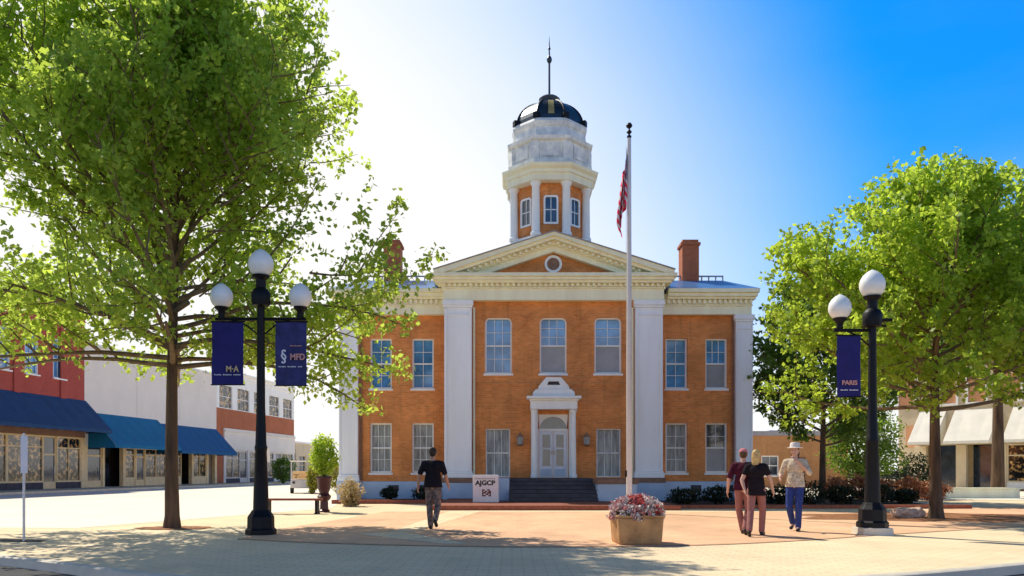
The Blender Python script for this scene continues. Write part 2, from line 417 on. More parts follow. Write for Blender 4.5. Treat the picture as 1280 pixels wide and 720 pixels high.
def shrub(name, label, loc, rx, ry, h, lm, seed, n=1500, leaf=.08, group=None, z0=0, cat='shrub', shape='dome', parent=None):
    rng = np.random.default_rng(seed)
    root = parent or empty(name, label, cat, loc, 0, group)
    d = rng.normal(size=(n, 3)); d /= np.linalg.norm(d, axis=1)[:, None]
    r = rng.uniform(.35, 1, n)**.5
    lump = 1+.16*np.sin(d[:, 0]*5+seed)*np.cos(d[:, 1]*4+seed*2)+.12*np.sin(d[:, 2]*7+seed)+rng.normal(size=n)*.06
    P = d*(r*lump)[:, None]
    if shape == 'cone':
        t = rng.uniform(0, 1, n)**1.3; w = (1-t)**.75*(1+.25*np.sin(t*19+seed))
        a = rng.uniform(0, 2*PI, n); q = np.sqrt(rng.uniform(.2, 1, n))
        P = np.stack([np.cos(a)*q*w*rx, np.sin(a)*q*w*ry, z0+t*h], 1)+rng.normal(size=(n, 3))*.05
    else:
        P[:, 0] *= rx; P[:, 1] *= ry; P[:, 2] = z0+h/2+P[:, 2]*h/2*.95
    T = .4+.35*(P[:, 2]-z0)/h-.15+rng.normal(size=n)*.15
    st = MB()
    for i in range(6):
        a = i*1.05+seed; e = (math.cos(a)*rx*.6, math.sin(a)*ry*.6, z0+h*.72)
        st.tube([(0, 0, z0-.03 if z0 == 0 else z0-.02), (e[0]*.35, e[1]*.35, z0+h*.35), e], [.03*h+.008, .02*h+.006, .006], 5)
    st.build('stems', M['bark'], root)
    leaf_obj('foliage', P, T, leaf, lm, root, seed+9)
    return root

for nd in M['shopglass'].node_tree.nodes:
    if nd.type == 'VALTORGB': nd.color_ramp.elements[0].position = .50; nd.color_ramp.elements[1].position = .66
# ------------------------------------------------------------------ people
M['skin'] = mat('skin', (.46, .24, .15), .55, .08, 12)
M['skinlight'] = mat('light_skin', (.60, .34, .24), .55, .08, 12)
M['hairdark'] = mat('dark_hair', (.03, .016, .01), .6, .3, 30)
M['hairblond'] = mat('blond_hair', (.62, .42, .16), .6, .3, 30, c2=(.42, .26, .09))
M['hairbrown'] = mat('brown_hair', (.10, .05, .025), .6, .3, 30)
M['clothblack'] = mat('black_cotton', (.016, .012, .015), .9, .3, 8, spec=.12, bump=1.0, bscale=9)
M['clothmaroon'] = mat('maroon_cotton', (.07, .012, .025), .9, .3, 8, spec=.12, bump=1.0, bscale=9)
M['clothcamo'] = mat('grey_brown_mottled_cotton', (.24, .17, .14), .9, .3, 14, c2=(.07, .06, .06), spec=.12, bump=1.0, bscale=9)
M['clothmauve'] = mat('dusty_pink_cotton', (.32, .14, .12), .9, .12, 8, spec=.12, bump=1.0, bscale=9)
M['clothcream'] = mat('cream_patterned_blouse', (.70, .58, .42), .9, .25, 22, c2=(.46, .38, .26), spec=.12, bump=1.0, bscale=9)
M['denim'] = mat('blue_denim', (.035, .06, .22), .9, .2, 12, spec=.12, bump=1.0, bscale=9)
M['clothblue'] = mat('pale_blue_cotton', (.10, .20, .36), .9, .12, 8, spec=.12, bump=1.0, bscale=9)
M['clothpink'] = mat('pink_cotton', (.62, .22, .22), .9, .12, 8, spec=.12, bump=1.0, bscale=9)
M['hatwhite'] = mat('white_straw_hat', (.78, .68, .60), .8, .12, 20)
M['shoe'] = mat('dark_shoe_leather', (.02, .014, .012), .5, .2, 8)
M['eye'] = mat('dark_eye', (.015, .01, .01), .2, .1, 8)

def sph(bm, c, r, rot=None):
    m = Matrix.Translation(c) @ (rot or Matrix.Identity(4)) @ Matrix.Diagonal((*((r,)*3 if not isinstance(r, tuple) else r), 1))
    bmesh.ops.create_icosphere(bm, subdivisions=3, radius=1, matrix=m)
def cap(bm, a, b, ra, rb):
    a = Vector(a); b = Vector(b); d = b-a
    sph(bm, a, ra); sph(bm, b, rb)
    q = d.to_track_quat('Z', 'Y').to_matrix().to_4x4()
    bmesh.ops.create_cone(bm, cap_ends=True, segments=20, radius1=ra, radius2=rb, depth=d.length, matrix=Matrix.Translation((a+b)/2) @ q)
def solid(name, bm, m, parent, scale, voxel=.009, smooth=4):
    for v in bm.verts: v.co *= scale
    me = bpy.data.meshes.new(name); bm.to_mesh(me); bm.free()
    o = bpy.data.objects.new(name, me); C.objects.link(o)
    md = o.modifiers.new('r', 'REMESH'); md.mode = 'VOXEL'; md.voxel_size = voxel*scale; md.use_smooth_shade = True
    if smooth:
        s = o.modifiers.new('s', 'SMOOTH'); s.iterations = smooth; s.factor = .5
    bpy.context.view_layer.update()
    nm = bpy.data.meshes.new_from_object(o.evaluated_get(bpy.context.evaluated_depsgraph_get()))
    nm.name = name; nm.materials.clear(); nm.materials.append(m)
    bpy.data.objects.remove(o); bpy.data.meshes.remove(me)
    o = bpy.data.objects.new(name, nm); C.objects.link(o); o.parent = parent
    return o
def hand(bm, w, d, side, curl=.5):
    w = Vector(w); d = Vector(d).normalized()
    fw = Vector((0, 1, 0)); fw = (fw-d*fw.dot(d)).normalized(); out = d.cross(fw).normalized()
    inn = -out*side if out.x*side > 0 else out*side
    inn = Vector((-side, 0, 0)); inn = (inn-d*inn.dot(d)).normalized()
    fw = (fw-inn*fw.dot(inn)).normalized()
    cap(bm, w, w+d*.04, .026, .03); 
    q = Matrix((tuple(inn)+(0,), tuple(fw)+(0,), tuple(d)+(0,), (0, 0, 0, 1))).transposed()
    sph(bm, w+d*.06, (.015, .04, .045), q)
    for i, (o_, L) in enumerate([(.030, .068), (.010, .078), (-.010, .072), (-.029, .056)]):
        a = w+d*.085+fw*o_; b = a+(d*.85+inn*.3*curl).normalized()*L*.55; c = b+(d*.6+inn*.9*curl).normalized()*L*.5
        cap(bm, a, b, .0095, .009); cap(bm, b, c, .009, .0075)
    a = w+d*.035+fw*.03; b = a+(d*.6+fw*.7).normalized()*.035; c = b+(d*.95+fw*.2+inn*.2).normalized()*.032
    cap(bm, a, b, .012, .011); cap(bm, b, c, .011, .009)
def person(label, loc, rz, H, legs, arms, skin, top, bottom, hair, sleeve=.8, hairstyle='short', head_turn=0, hat=None, torso_w=1.0, lean=0.0, group=None, lower_hem=.90, shoe='shoe', face=True, cap_m=None, headlow=0):
    root = empty('person', label, 'person', loc, rz, group); s = H/1.75
    L = lean; hc = Vector((0, .02+L, 1.635-headlow))
    def torso(bm, g):
        sph(bm, (0, 0, .97), (.155*torso_w+g, .115+g, .12+g)) if g == 0 else None; sph(bm, (0, L*.3, 1.12), (.135*torso_w+g, .098+g, .17+g))
        sph(bm, (0, L*.7, 1.30), (.165*torso_w+g, .112+g, .17+g)); cap(bm, (-.14*torso_w, L, 1.405), (.14*torso_w, L, 1.405), .058+g, .058+g)
    hips = {k: Vector((k*.085, 0, .93)) for k in (-1, 1)}
    sh = {k: Vector((k*.185*torso_w, L, 1.405)) for k in (-1, 1)}
    b = bmesh.new(); torso(b, 0)
    cap(b, (0, L-.005, 1.42), (0, .01+L, 1.56-headlow), .058, .05)
    rot = Matrix.Rotation(head_turn, 4, 'Z')
    hd = lambda p: hc+(rot @ Vector(p))
    sph(b, hd((0, 0, 0)), (.074, .094, .112), rot); sph(b, hd((0, .035, -.06)), (.052, .052, .05), rot)
    sph(b, hd((0, .098, -.015)), (.013, .018, .022), rot); sph(b, hd((0, .082, -.066)), (.024, .012, .009), rot)
    for k in (-1, 1): sph(b, hd((k*.076, -.005, -.01)), (.010, .02, .03), rot)
    for k in (-1, 1):
        kn, an, toe = [Vector(p) for p in legs[k]]
        cap(b, hips[k], kn, .085, .056); cap(b, kn, kn*.65+an*.35-Vector((0, .012, 0)), .054, .055); cap(b, kn*.65+an*.35-Vector((0, .012, 0)), an, .055, .036)
        cap(b, an, toe, .036, .03)
        el, wr = [Vector(p) for p in arms[k]]
        cap(b, sh[k], el, .052, .040); cap(b, el, el*.7+wr*.3, .040, .039); cap(b, el*.7+wr*.3, wr, .039, .025)
        hand(b, wr, wr-el, k)
    solid('body', b, skin, root, s, .0075, 3)
    # trousers
    b = bmesh.new(); sph(b, (0, 0, .98), (.163*torso_w, .122, .12))
    for k in (-1, 1):
        kn, an, toe = [Vector(p) for p in legs[k]]
        cap(b, hips[k], kn, .098, .068); cap(b, kn, kn.lerp(an, .96)-Vector((0, .004, 0)), .070, .060)
    solid('trousers', b, bottom, root, s, .011, 5)
    for k in (-1, 1):
        kn, an, toe = [Vector(p) for p in legs[k]]
        b = bmesh.new(); dirv = (toe-an); heel = an-Vector((0, dirv.y, 0)).normalized()*.035+Vector((0, 0, -.03)) if abs(dirv.y) > 1e-4 else an
        cap(b, heel, toe, .040, .038); cap(b, an, heel, .042, .04)
        solid('shoe', b, M[shoe], root, s, .009, 3)
    b = bmesh.new(); torso(b, .018); 
    bmesh.ops.create_cone(b, cap_ends=True, segments=28, radius1=1, radius2=.80, depth=1.18-lower_hem, matrix=Matrix.Translation((0, 0, (1.18+lower_hem)/2)) @ Matrix.Diagonal((.205*torso_w, .148, 1, 1)))
    for k in (-1, 1):
        el, wr = [Vector(p) for p in arms[k]]
        if sleeve <= 1: cap(b, sh[k], sh[k].lerp(el, sleeve), .066, .060)
        else: cap(b, sh[k], el, .066, .054); cap(b, el, el.lerp(wr, sleeve-1), .054, .044)
    solid('shirt', b, top, root, s, .011, 4)
    b = bmesh.new()
    sph(b, hd((0, -.022, .028)), (.083, .092, .098), rot)
    if hairstyle == 'long':
        sph(b, hd((0, -.05, -.05)), (.085, .065, .12), rot); sph(b, hd((0, -.06, -.15)), (.075, .05, .10), rot)
    elif hairstyle == 'bun':
        sph(b, hd((0, -.03, .115)), (.045, .045, .04), rot); sph(b, hd((0, -.045, -.03)), (.072, .05, .07), rot)
    else: sph(b, hd((0, -.045, -.02)), (.072, .05, .065), rot)
    solid('hair', b, hair, root, s, .009, 3)
    if face:
        for k in (-1, 1):
            b = bmesh.new(); sph(b, hd((k*.030, .083, .008))*s, .010*s)
            me = bpy.data.meshes.new('eye'); b.to_mesh(me); b.free(); me.materials.append(M['eye'])
            o = bpy.data.objects.new('eye', me); C.objects.link(o); o.parent = root
    if hat:
        hz = hc+Vector((0, -.01, .055))
        MB().lathe([(.14*1.15*s, hz.z*s), (.145*1.15*s, (hz.z+.008)*s), (.10*s, (hz.z+.022)*s), (.094*s, (hz.z+.09)*s), (.075*s, (hz.z+.115)*s), (.01, (hz.z+.12)*s)], hz.x*s, hz.y*s, 24).build('hat', hat, root, smooth=True)
    if cap_m:
        b = bmesh.new(); sph(b, hd((0, -.01, .055)), (.088, .10, .075), rot); sph(b, hd((0, .10, .03)), (.06, .06, .012), rot)
        solid('cap', b, cap_m, root, s, .009, 3)
    return root
def leg(side, ky, kz, ay, az, toe=.13, tz=.03, x=.1):
    return ((side*.095, ky, kz), (side*x, ay, az), (side*(x+.015), ay+toe, tz))

# ------------------------------------------------------------------ street lamps
def globe_prof(r, z):   # egg-shaped frosted shade with a pointed crown
    return [(r*.55, z), (r*.80, z+r*.22), (r*.98, z+r*.65), (r, z+r*.95), (r*.93, z+r*1.3), (r*.72, z+r*1.66), (r*.40, z+r*1.95), (r*.12, z+r*2.10), (.01, z+r*2.14)]
def lamp_post(label, loc, H, rz, arms, plinth=0, gr=.252):
    root = empty('street_lamp', label, 'street lamp', loc, rz, 'tall street lamps with egg-shaped globes on the plaza')
    z = plinth
    if plinth: MB().frus(-.31, .31, -.31, .31, -.04, -.29, .29, -.29, .29, plinth-.003).build('plinth', M['kerbstone'], root, bevel=.015)
    hg = H-gr*2.14                                    # top globe sits here
    base = MB().lathe([(.31, z), (.31, z+.10), (.27, z+.13), (.265, z+.36), (.21, z+.44), (.175, z+.50)], 0, 0, 8, .5)
    base.build('base', M['iron'], root, bevel=.01)
    sh = MB().lathe([(.155, z+.49), (.145, z+.9), (.115, z+1.7), (.125, z+1.72), (.125, z+1.78), (.11, z+1.82), (.085, z+2.6), (.075, hg-.75), (.075, hg-.62)], 0, 0, 16)
    sh.build('shaft', M['iron'], root, smooth=True)
    MB().lathe([(.076, hg-.63), (.17, hg-.60), (.19, hg-.52), (.19, hg-.34), (.15, hg-.28), (.10, hg-.24), (.10, hg-.08), (.17, hg-.02), (.18, hg+.012)], 0, 0, 16).build('collar', M['iron'], root, smooth=True)
    MB().lathe(globe_prof(gr, hg+.015), 0, 0, 28).build('globe', M['globe'], root, smooth=True)
    for a in arms:
        L, za = a['L'], a['z']
        sx = 1 if L > 0 else -1
        ar = MB().tube([(0, 0, za), (L+sx*.12, 0, za)], .035, 8)
        if a.get('globe', True):
            ar.lathe([(.05, za), (.07, za+.05), (.06, za+.09), (.075, za+.16), (.13, za+.21), (.14, za+.245)], L, 0, 14)
            ar.tube([(sx*.08, 0, za-.30), (sx*.30, 0, za-.12), (L*.75, 0, za-.02)], .018, 6)
        else:
            ar.tube([(0, 0, za-.12), (L, 0, za-.12)], .02, 6); ar.lathe([(.03, za-.03), (.05, za), (.03, za+.04)], L, 0, 10)
        ao = ar.build('arm', M['iron'], root, smooth=True)
        if a.get('globe', True):
            MB().lathe(globe_prof(gr*.9, za+.25), L, 0, 28).build('globe', M['globe'], root, smooth=True)
        if a.get('banner'):
            x0, x1, z0, z1, mm = a['banner']
            bn = MB(); nx, nz = 5, 14; y = .0
            g = [[(x0+(x1-x0)*i/nx, -.045+.012*math.sin(i*1.1+j*.5+x0*3), z0+(z1-z0)*j/nz) for i in range(nx+1)] for j in range(nz+1)]
            vs = [p for row in g for p in row]; fs = [(j*(nx+1)+i, j*(nx+1)+i+1, (j+1)*(nx+1)+i+1, (j+1)*(nx+1)+i) for j in range(nz) for i in range(nx)]
            bn.add(vs, fs); bo = bn.build('banner', M[mm], root, smooth=True, fix=False)
            MB().tube([(x0-.02, -.045, z1+.005), (x1+.03, -.045, z1+.005)], .016, 8).build('banner_rod', M['iron'], root)
            MB().tube([(x0-.02, -.045, z0-.005), (x1+.03, -.045, z0-.005)], .012, 8).build('banner_rod', M['iron'], root)
            for (s, size, mk, tx, tz, sx_, bold) in a['text']:
                if s == '=':       # a line too small to read in the photo: small dashes
                    d = MB(); n = int(size/.03)
                    for i in range(n):
                        if i % 7 == 5 and n > 10: continue
                        d.box(tx-size/2+i*.03, tx-size/2+i*.03+.02, -.066, -.063, tz-.009, tz+.009+(.006 if i % 3 == 0 else 0))
                    d.build('small_lettering', M[mk], bo)
                else: text_part('lettering', s, size, M[mk], bo, (tx, -.066, tz), bold=bold, sx=sx_)
    return root

# ------------------------------------------------------------------ courthouse
def cx(px, Y): return (px-640)/1000*Y-1.7
def cz(py, Y): return CH+(HY-py)/1000*Y
def stack(mb, x0, x1, y0, y1, layers):
    for z0, z1, p in layers: mb.box(x0-p, x1+p, y0-p, y1, z0, z1-.002)
def dentils(mb, x0, x1, y, z0, z1, step=.22, w=.11, d=.12):
    n = int((x1-x0)/step)
    for i in range(n+1):
        x = x0+(x1-x0-w)*i/n; mb.box(x, x+w, y-d, y+.01, z0, z1)
def courthouse():
    root = empty('courthouse', 'orange brick courthouse with white pilasters, pediment and domed octagonal tower', 'courthouse', (1.7, 33, 0))
    hw = 4.47
    # --- walls
    up = [(-2.26, 1.12), (0, 1.12), (2.26, 1.12)]
    ops = [(x-w/2, x+w/2, 5.3, 7.62) for x, w in up] + [(x-.5, x+.5, 1.02, 3.02) for x in (-2.28, 2.28)] + [(-.62, .62, 1.0, 3.62)]
    w = wall(MB(), -hw+.02, hw-.02, .84, 8.27, 0, .35, ops)
    for x, ww in up:                                   # brick spandrels filling the rounded window heads
        for sgn in (-1, 1):
            w.prism([(x+sgn*ww/2, 7.62), (x+sgn*(ww/2-.17), 7.62), (x+sgn*(ww/2-.06), 7.56), (x+sgn*ww/2, 7.44)], .001, .3)
    w.box(-3.1, 3.1, -.035, -.001, 4.78, 4.90); w.box(-3.3, -2.9, -.03, -.002, 4.9, 4.96)
    # moulded brick panels between the windows
    for x in (-1.13, 1.13):
        w.tube([(x-.36, -.005, 7.05), (x-.1, -.02, 7.3), (x+.1, -.02, 7.55), (x+.26, -.005, 7.8)], .03, 6)
        w.tube([(x-.3, -.005, 7.75), (x, -.02, 7.62), (x+.05, -.005, 7.3)], .025, 6)
    w.box(-hw+.02, -hw+.37, .36, 7, .84, 8.27); w.box(hw-.37, hw-.02, .36, 7, .84, 8.27)
    WZ = 7.87
    wx = [(cx(476, 34), .93), (cx(528.5, 34), .93), (cx(845.5, 34), .93), (cx(895.5, 34), .93)]
    for sg, xs in ((-1, wx[:2]), (1, wx[2:])):
        a, b_ = (-8.75, -hw-.002) if sg < 0 else (hw+.002, 8.36)
        o = [(x-ww/2, x+ww/2, z0, z1) for x, ww in xs for z0, z1 in ((1.2, 3.32), (4.78, 6.92))]
        wall(w, a, b_, .84, WZ, 1.0, 1.35, o)
        if sg < 0: w.box(a, a+.35, 1.36, 11, .84, WZ)
        else: w.box(b_-.35, b_, 1.36, 11, .84, WZ)
    w.box(-8.7, 8.3, 10.9, 11.2, .84, WZ)
    w.build('wall', M['brick'], root)
    # --- interior darkness behind open window holes is the panes themselves; foundation
    f = MB()
    f.box(-8.86, -hw-.02, .90, 11.3, -.1, .835); f.box(hw+.02, 8.50, .90, 11.3, -.1, .835); f.box(-hw, hw, -.10, 7, -.1, .835)
    f.build('foundation', M['foundation'], root, bevel=.02)
    for x in (cx(492, 33.9), cx(530, 33.9), cx(870, 33.9), cx(915, 33.9)):
        vt = MB().box(x-.22, x+.22, .885, .899, .42, .68)
        for i in range(5): vt.box(x-.19, x+.19, .870, .884, .45+i*.045, .47+i*.045)
        vt.build('vent_grille', M['darkstep'], root)
    # --- windows
    window(root, -2.26, 5.3, 7.62, 1.12, .15, 3, 4, .17, 'glass', 'glassdark' if False else None)
    window(root, 0, 5.3, 7.62, 1.12, .15, 3, 6, .17, 'glass', 'blind')
    window(root, 2.26, 5.3, 7.62, 1.12, .15, 2, 6, .17, 'glass', 'blind')
    for i, (x, ww) in enumerate(wx):
        window(root, x, 4.78, 6.92, ww, 1.15, 2 if i != 3 else 3, 4, 0, 'glass', None if i != 3 else 'blind')
        window(root, x, 1.2, 3.32, ww, 1.15, 3 if i < 2 else 2, 4, 0, 'curtain' if i != 3 else 'glassdark', None if i < 3 else 'blind')
    for x in (-2.28, 2.28):
        window(root, x, 1.02, 3.02, 1.0, .08, 3, 1, 0, 'curtain', None, 'stone', fw=.05, sill=False, mt=.03)
    # --- pilasters
    def pil(xa, xb, y, z0, z1, m='column'):
        p = MB(); wd = xb-xa
        p.box(xa, xb, y-.24, y+.34, z0+.28, z1-.30)
        p.box(xa, xa+.10*wd, y-.285, y-.241, z0+.30, z1-.32); p.box(xb-.10*wd, xb, y-.285, y-.241, z0+.30, z1-.32)
        p.box(xa+.101*wd, xb-.101*wd, y-.284, y-.242, z1-.62, z1-.56)
        p.box(xa-.06, xb+.06, y-.33, y+.34, z0, z0+.18); p.box(xa-.03, xb+.03, y-.30, y+.34, z0+.182, z0+.278)
        p.box(xa-.03, xb+.03, y-.30, y+.34, z1-.298, z1-.2); p.box(xa-.07, xb+.07, y-.34, y+.34, z1-.198, z1-.002)
        return p.build('pilaster', M[m], root, bevel=.012)
    for sg in (-1, 1):
        a, b_ = sorted((sg*hw, sg*(hw-1.12)))
        pil(a, b_, -.02, 1.0, 8.26)
        MB().box(a-.10, b_+.10, -.42, .3, .802, .998).build('ledge', M['ledge'], root, bevel=.01)
        MB().box(a-.06, b_+.06, -.38, .2, -.1, .80).build('pedestal', M['foundation'], root, bevel=.015)
    for a, b_ in ((-9.0, -8.2), (7.75, 8.45)):
        pil(a, b_, 1.0, .84, WZ)
        MB().box(a-.08, b_+.08, .62, 1.2, -.1, .837).build('pedestal', M['foundation'], root, bevel=.015)
    for sg in (-1, 1):
        MB().tube([(sg*3.26, -.07, .9), (sg*3.26, -.07, 8.0)], .045, 8).tube([(sg*3.26, -.07, .95), (sg*3.26, -.22, .86)], .045, 8).build('downspout', M['cream'], root, smooth=True)
        x = -8.1 if sg < 0 else 7.66
        MB().tube([(x, .93, .9), (x, .93, 7.85)], .04, 8).build('downspout', M['ledge'], root, smooth=True)
    # --- entablatures
    e = MB()
    stack(e, -hw, hw, -.28, 7, [(8.26, 8.72, .04), (8.72, 8.78, .10), (8.92, 9.02, .30), (9.02, 9.14, .40), (9.14, 9.28, .50)])
    stack(e, -hw, hw, -.28, 7, [(8.78, 8.92, .07)])
    dentils(e, -hw-.05, hw+.05, -.36, 8.79, 8.915)
    e.build('entablature', M['cream'], root)
    for a, b_ in ((-9.0, -hw-.35), (hw+.35, 8.38)):
        e = MB(); xo = .0
        L = [(7.87, 8.22, .03), (8.22, 8.28, .09), (8.28, 8.48, .06), (8.48, 8.58, .26), (8.58, 8.72, .36), (8.72, 8.88, .46)]
        for z0, z1, p in L:
            e.box(a-(p if a < 0 else -.0), b_+(p*.5 if a > 0 else .36), .72-p, 11.3, z0, z1-.002)
        dentils(e, a, b_, .66, 8.30, 8.47)
        if a > 0: e.box(hw+.01, a-.001, .69, 3, 7.87, 8.72)
        e.build('entablature', M['cream'], root)
    # --- pediment
    zb, za, hx = 9.285, 10.92, 4.85
    p = MB()
    def rake(t0, t1, y0, s_=1.0):      # band parallel to the slope between depths t0 and t1 below the top line
        sl = (za-zb)/hx
        for sg in (-1, 1):
            pts = [(0, za-t0), (sg*hx, zb-t0+.10), (sg*hx, max(zb-t1+.10, zb)), (0, za-t1)]
            xl = (zb+.0-(za-t1))/(-sl)      # where the lower line meets the base
            pts = [(0, za-t0), (sg*(hx-t0/sl*0-t0*.3), zb+.10-t0*.25), (sg*(hx-t0*.3), zb+.002), (sg*min(xl, hx-.1), zb+.002), (0, za-t1)]
            p.prism(pts, y0, .30)
    rake(0, .14, -.80); rake(.142, .26, -.68); rake(.262, .42, -.42); rake(.422, .66, -.30)
    sl = (za-zb)/hx
    for sg in (-1, 1):
        for i in range(17):
            x = sg*(.18+i*.235); z = za-.265-abs(x)*sl
            if z-.14 > zb: p.box(x-.055, x+.055, -.56, -.415, z-.115, z-.012)
    p.build('pediment_cornice', M['cream'], root)
    rs = MB()
    for sg in (-1, 1): rs.prism([(0, za+.003), (0, za+.035), (sg*(hx+.03), zb+.135), (sg*(hx+.03), zb+.103)], -.86, .305)
    rs.build('roof_edge', M['roofgrey'], root)
    MB().prism([(-3.6, zb), (3.6, zb), (0, za-.45)], .0, .2).build('tympanum', M['brick'], root)
    rw = MB(); n = 24
    oc = [(.36*math.cos(2*PI*k/n), 9.80+.36*math.sin(2*PI*k/n)) for k in range(n)]
    ic = [(.26*math.cos(2*PI*k/n), 9.80+.26*math.sin(2*PI*k/n)) for k in range(n)]
    rw.ring(oc, ic, -.07, -.005)
    ro = rw.build('round_window', M['white'], root)
    MB().prism([(q[0]*1.0, q[1]) for q in ic], -.03, -.004).build('pane', M['ledge'], ro)
    # --- roofs
    MB().prism([(-hx-.05, zb+.10), (0, za+.03), (hx+.05, zb+.10), (hx-.2, zb+.02), (-hx+.2, zb+.02)], .31, 9).build('roof', M['roofgrey'], root)
    for a, b_ in ((-9.4, -4.3), (4.3, 8.66)):
        xi = (a+1.0 if a < 0 else a, b_ if a < 0 else b_-1.0)
        MB().frus(a, b_, .30, 11.5, 8.885, xi[0], xi[1], 2.6, 9, 9.75).build('roof', M['roof'], root)
        r_ = MB()
        x0, x1 = (xi[0]+.1, -5.2) if a < 0 else (5.2, xi[1]+.1)
        r_.box(x0, x1, 2.8, 2.86, 9.96, 10.02)
        for i in range(9):
            x = x0+(x1-x0-.05)*i/8; r_.box(x, x+.05, 2.8, 2.86, 9.74, 9.958)
        r_.build('roof_railing', M['roofgrey'], root)
    for xa in (-7.4, 5.86):
        ch = MB().box(xa, xa+.74, 2.5, 3.3, 9.0, 11.30).box(xa-.06, xa+.80, 2.44, 3.36, 11.302, 11.42).box(xa+.02, xa+.72, 2.52, 3.28, 11.422, 11.55)
        ch.build('chimney', M['brickbrown'], root)
    # --- tower
    T = (-.02, 3.0)
    oct_ = lambda ap: ap/math.cos(PI/8)
    def ol(mb, prof): return mb.lathe([(oct_(a), z) for a, z in prof], T[0], T[1], 8, .5)
    tw = ol(MB(), [(1.97, 9.3), (1.97, 11.0), (1.90, 11.05), (1.90, 11.35), (1.80, 11.42), (1.80, 11.72)]).build('tower', M['stone'], root)
    ol(MB(), [(1.50, 11.70), (1.50, 14.1)]).build('tower_wall', M['brick'], tw)
    cols = MB()
    for k in range(8):
        a = PI/8+k*PI/4; x = T[0]+1.78*math.cos(a); y = T[1]+1.78*math.sin(a)
        q = MB().lathe([(.24, 11.72), (.24, 11.84), (.19, 11.88), (.17, 13.85), (.21, 13.9), (.25, 13.98), (.25, 14.06)], x, y, 14)
        q.build('column', M['white'], tw, smooth=True)
    ol(MB(), [(1.95, 14.05), (1.95, 14.35), (2.02, 14.37), (2.02, 14.52), (2.16, 14.60), (2.20, 14.72), (2.05, 14.78)]).build('tower_cornice', M['cream'], tw)
    for k in range(8):
        a = k*PI/4-PI/2
        if math.sin(a) > .3: continue
        m4 = Matrix.Translation((T[0]+1.50*math.cos(a), T[1]+1.50*math.sin(a), 0)) @ Matrix.Rotation(a+PI/2, 4, 'Z')
        fr = MB().ring(rrect(0, .66, 12.25, 13.5, .12), rrect(0, .50, 12.33, 13.42, .08), -.09, -.004)
        fr.box(-.015, .015, -.05, -.03, 12.33, 13.42); fr.box(-.25, .25, -.05, -.03, 12.86, 12.9)
        fr.v = [tuple(m4 @ Vector(v)) for v in fr.v]
        fo = fr.build('tower_window', M['white'], tw)
        pn = MB().prism(rrect(0, .50, 12.33, 13.42, .08), -.028, -.006); pn.v = [tuple(m4 @ Vector(v)) for v in pn.v]
        pn.build('tower_window_pane', M['glassdark'], tw)
    st = ol(MB(), [(1.90, 14.75), (1.90, 15.0), (1.78, 15.04), (1.78, 15.78), (1.92, 15.84), (1.95, 15.98), (1.66, 16.04), (1.60, 16.5), (1.66, 16.56), (1.70, 16.72), (1.62, 16.86), (1.50, 16.90)])
    for k in range(8):
        a = PI/8+k*PI/4; m4 = Matrix.Translation((T[0]+1.82*math.cos(a), T[1]+1.82*math.sin(a), 0)) @ Matrix.Rotation(a, 4, 'Z')
        st.box(-.16, .16, -.22, .22, 14.98, 15.70, m4); st.box(-.10, .13, -.17, .17, 15.70, 15.85, m4)
        a = k*PI/4; m4 = Matrix.Translation((T[0]+1.78*math.cos(a), T[1]+1.78*math.sin(a), 0)) @ Matrix.Rotation(a, 4, 'Z')
        st.box(-.02, .05, -.36, .36, 15.12, 15.68, m4)
    st.build('belfry_stage', M['stone'], tw)
    dm = []; nr = 9
    for i in range(nr+1):
        t = PI/2*i/nr*.86; dm.append((1.50*math.cos(t), 16.90+1.28*math.sin(t)))
    ol(MB(), dm).build('dome', M['dome'], tw)
    rb = MB()
    for k in range(8):
        a = PI/8+k*PI/4; rr = [oct_(r)+.02 for r, z in dm]
        rb.tube([(T[0]+rr[i]*math.cos(a), T[1]+rr[i]*math.sin(a), dm[i][1]-.01) for i in range(len(dm))], .036, 6)
        m4 = Matrix.Translation((T[0]+1.66*math.cos(a), T[1]+1.66*math.sin(a), 0)) @ Matrix.Rotation(a, 4, 'Z')
        rb.box(-.14, .14, -.13, .13, 16.86, 17.10, m4)
    rb.build('dome_rib', M['iron'], tw)
    gp = MB()
    for k in range(2):
        t0 = dm[1:7]; xx = T[0]-.12+.2*k
    pts = [(T[0]+.02, T[1]-r-.03, z) for r, z in dm[1:8]]
    g = MB()
    for (a, b_) in zip(pts[:-1], pts[1:]):
        g.add([(a[0]-.14, a[1], a[2]), (a[0]+.14, a[1], a[2]), (b_[0]+.12, b_[1], b_[2]), (b_[0]-.12, b_[1], b_[2])], [(0, 1, 2, 3)])
    g.build('gilded_strip', M['gold'], tw, fix=False)
    MB().lathe([(.50, 17.98), (.56, 18.06), (.56, 18.16), (.46, 18.22), (.50, 18.36), (.40, 18.44), (.08, 18.50)], T[0], T[1], 16).build('dome_cap', M['dome'], tw, smooth=True)
    MB().lathe([(.05, 18.45), (.045, 20.0), (.10, 20.08), (.13, 20.18), (.10, 20.28), (.04, 20.36), (.03, 20.6), (.07, 20.68), (.03, 20.76), (.005, 21.25)], T[0], T[1], 10).build('spire', M['dome'], tw, smooth=True)
    tw.scale = (.965, .965, .99); tw.location = (T[0]*.035, T[1]*.035, -.20)
    # --- portal
    po = MB()
    for sg in (-1, 1):
        x = sg*.80
        po.lathe([(.15, 1.0), (.15, 1.12), (.115, 1.16), (.10, 3.62), (.13, 3.68), (.15, 3.78)], x, -.42, 16)
        a, b_ = sorted((sg*.64, sg*.92)); po.box(a, b_, -.22, .0, 1.0, 3.79)
    po.box(-.95, .95, -.60, .02, 3.79, 4.12); po.box(-1.0, 1.0, -.66, .02, 4.122, 4.20); po.box(-1.10, 1.10, -.76, .02, 4.202, 4.31)
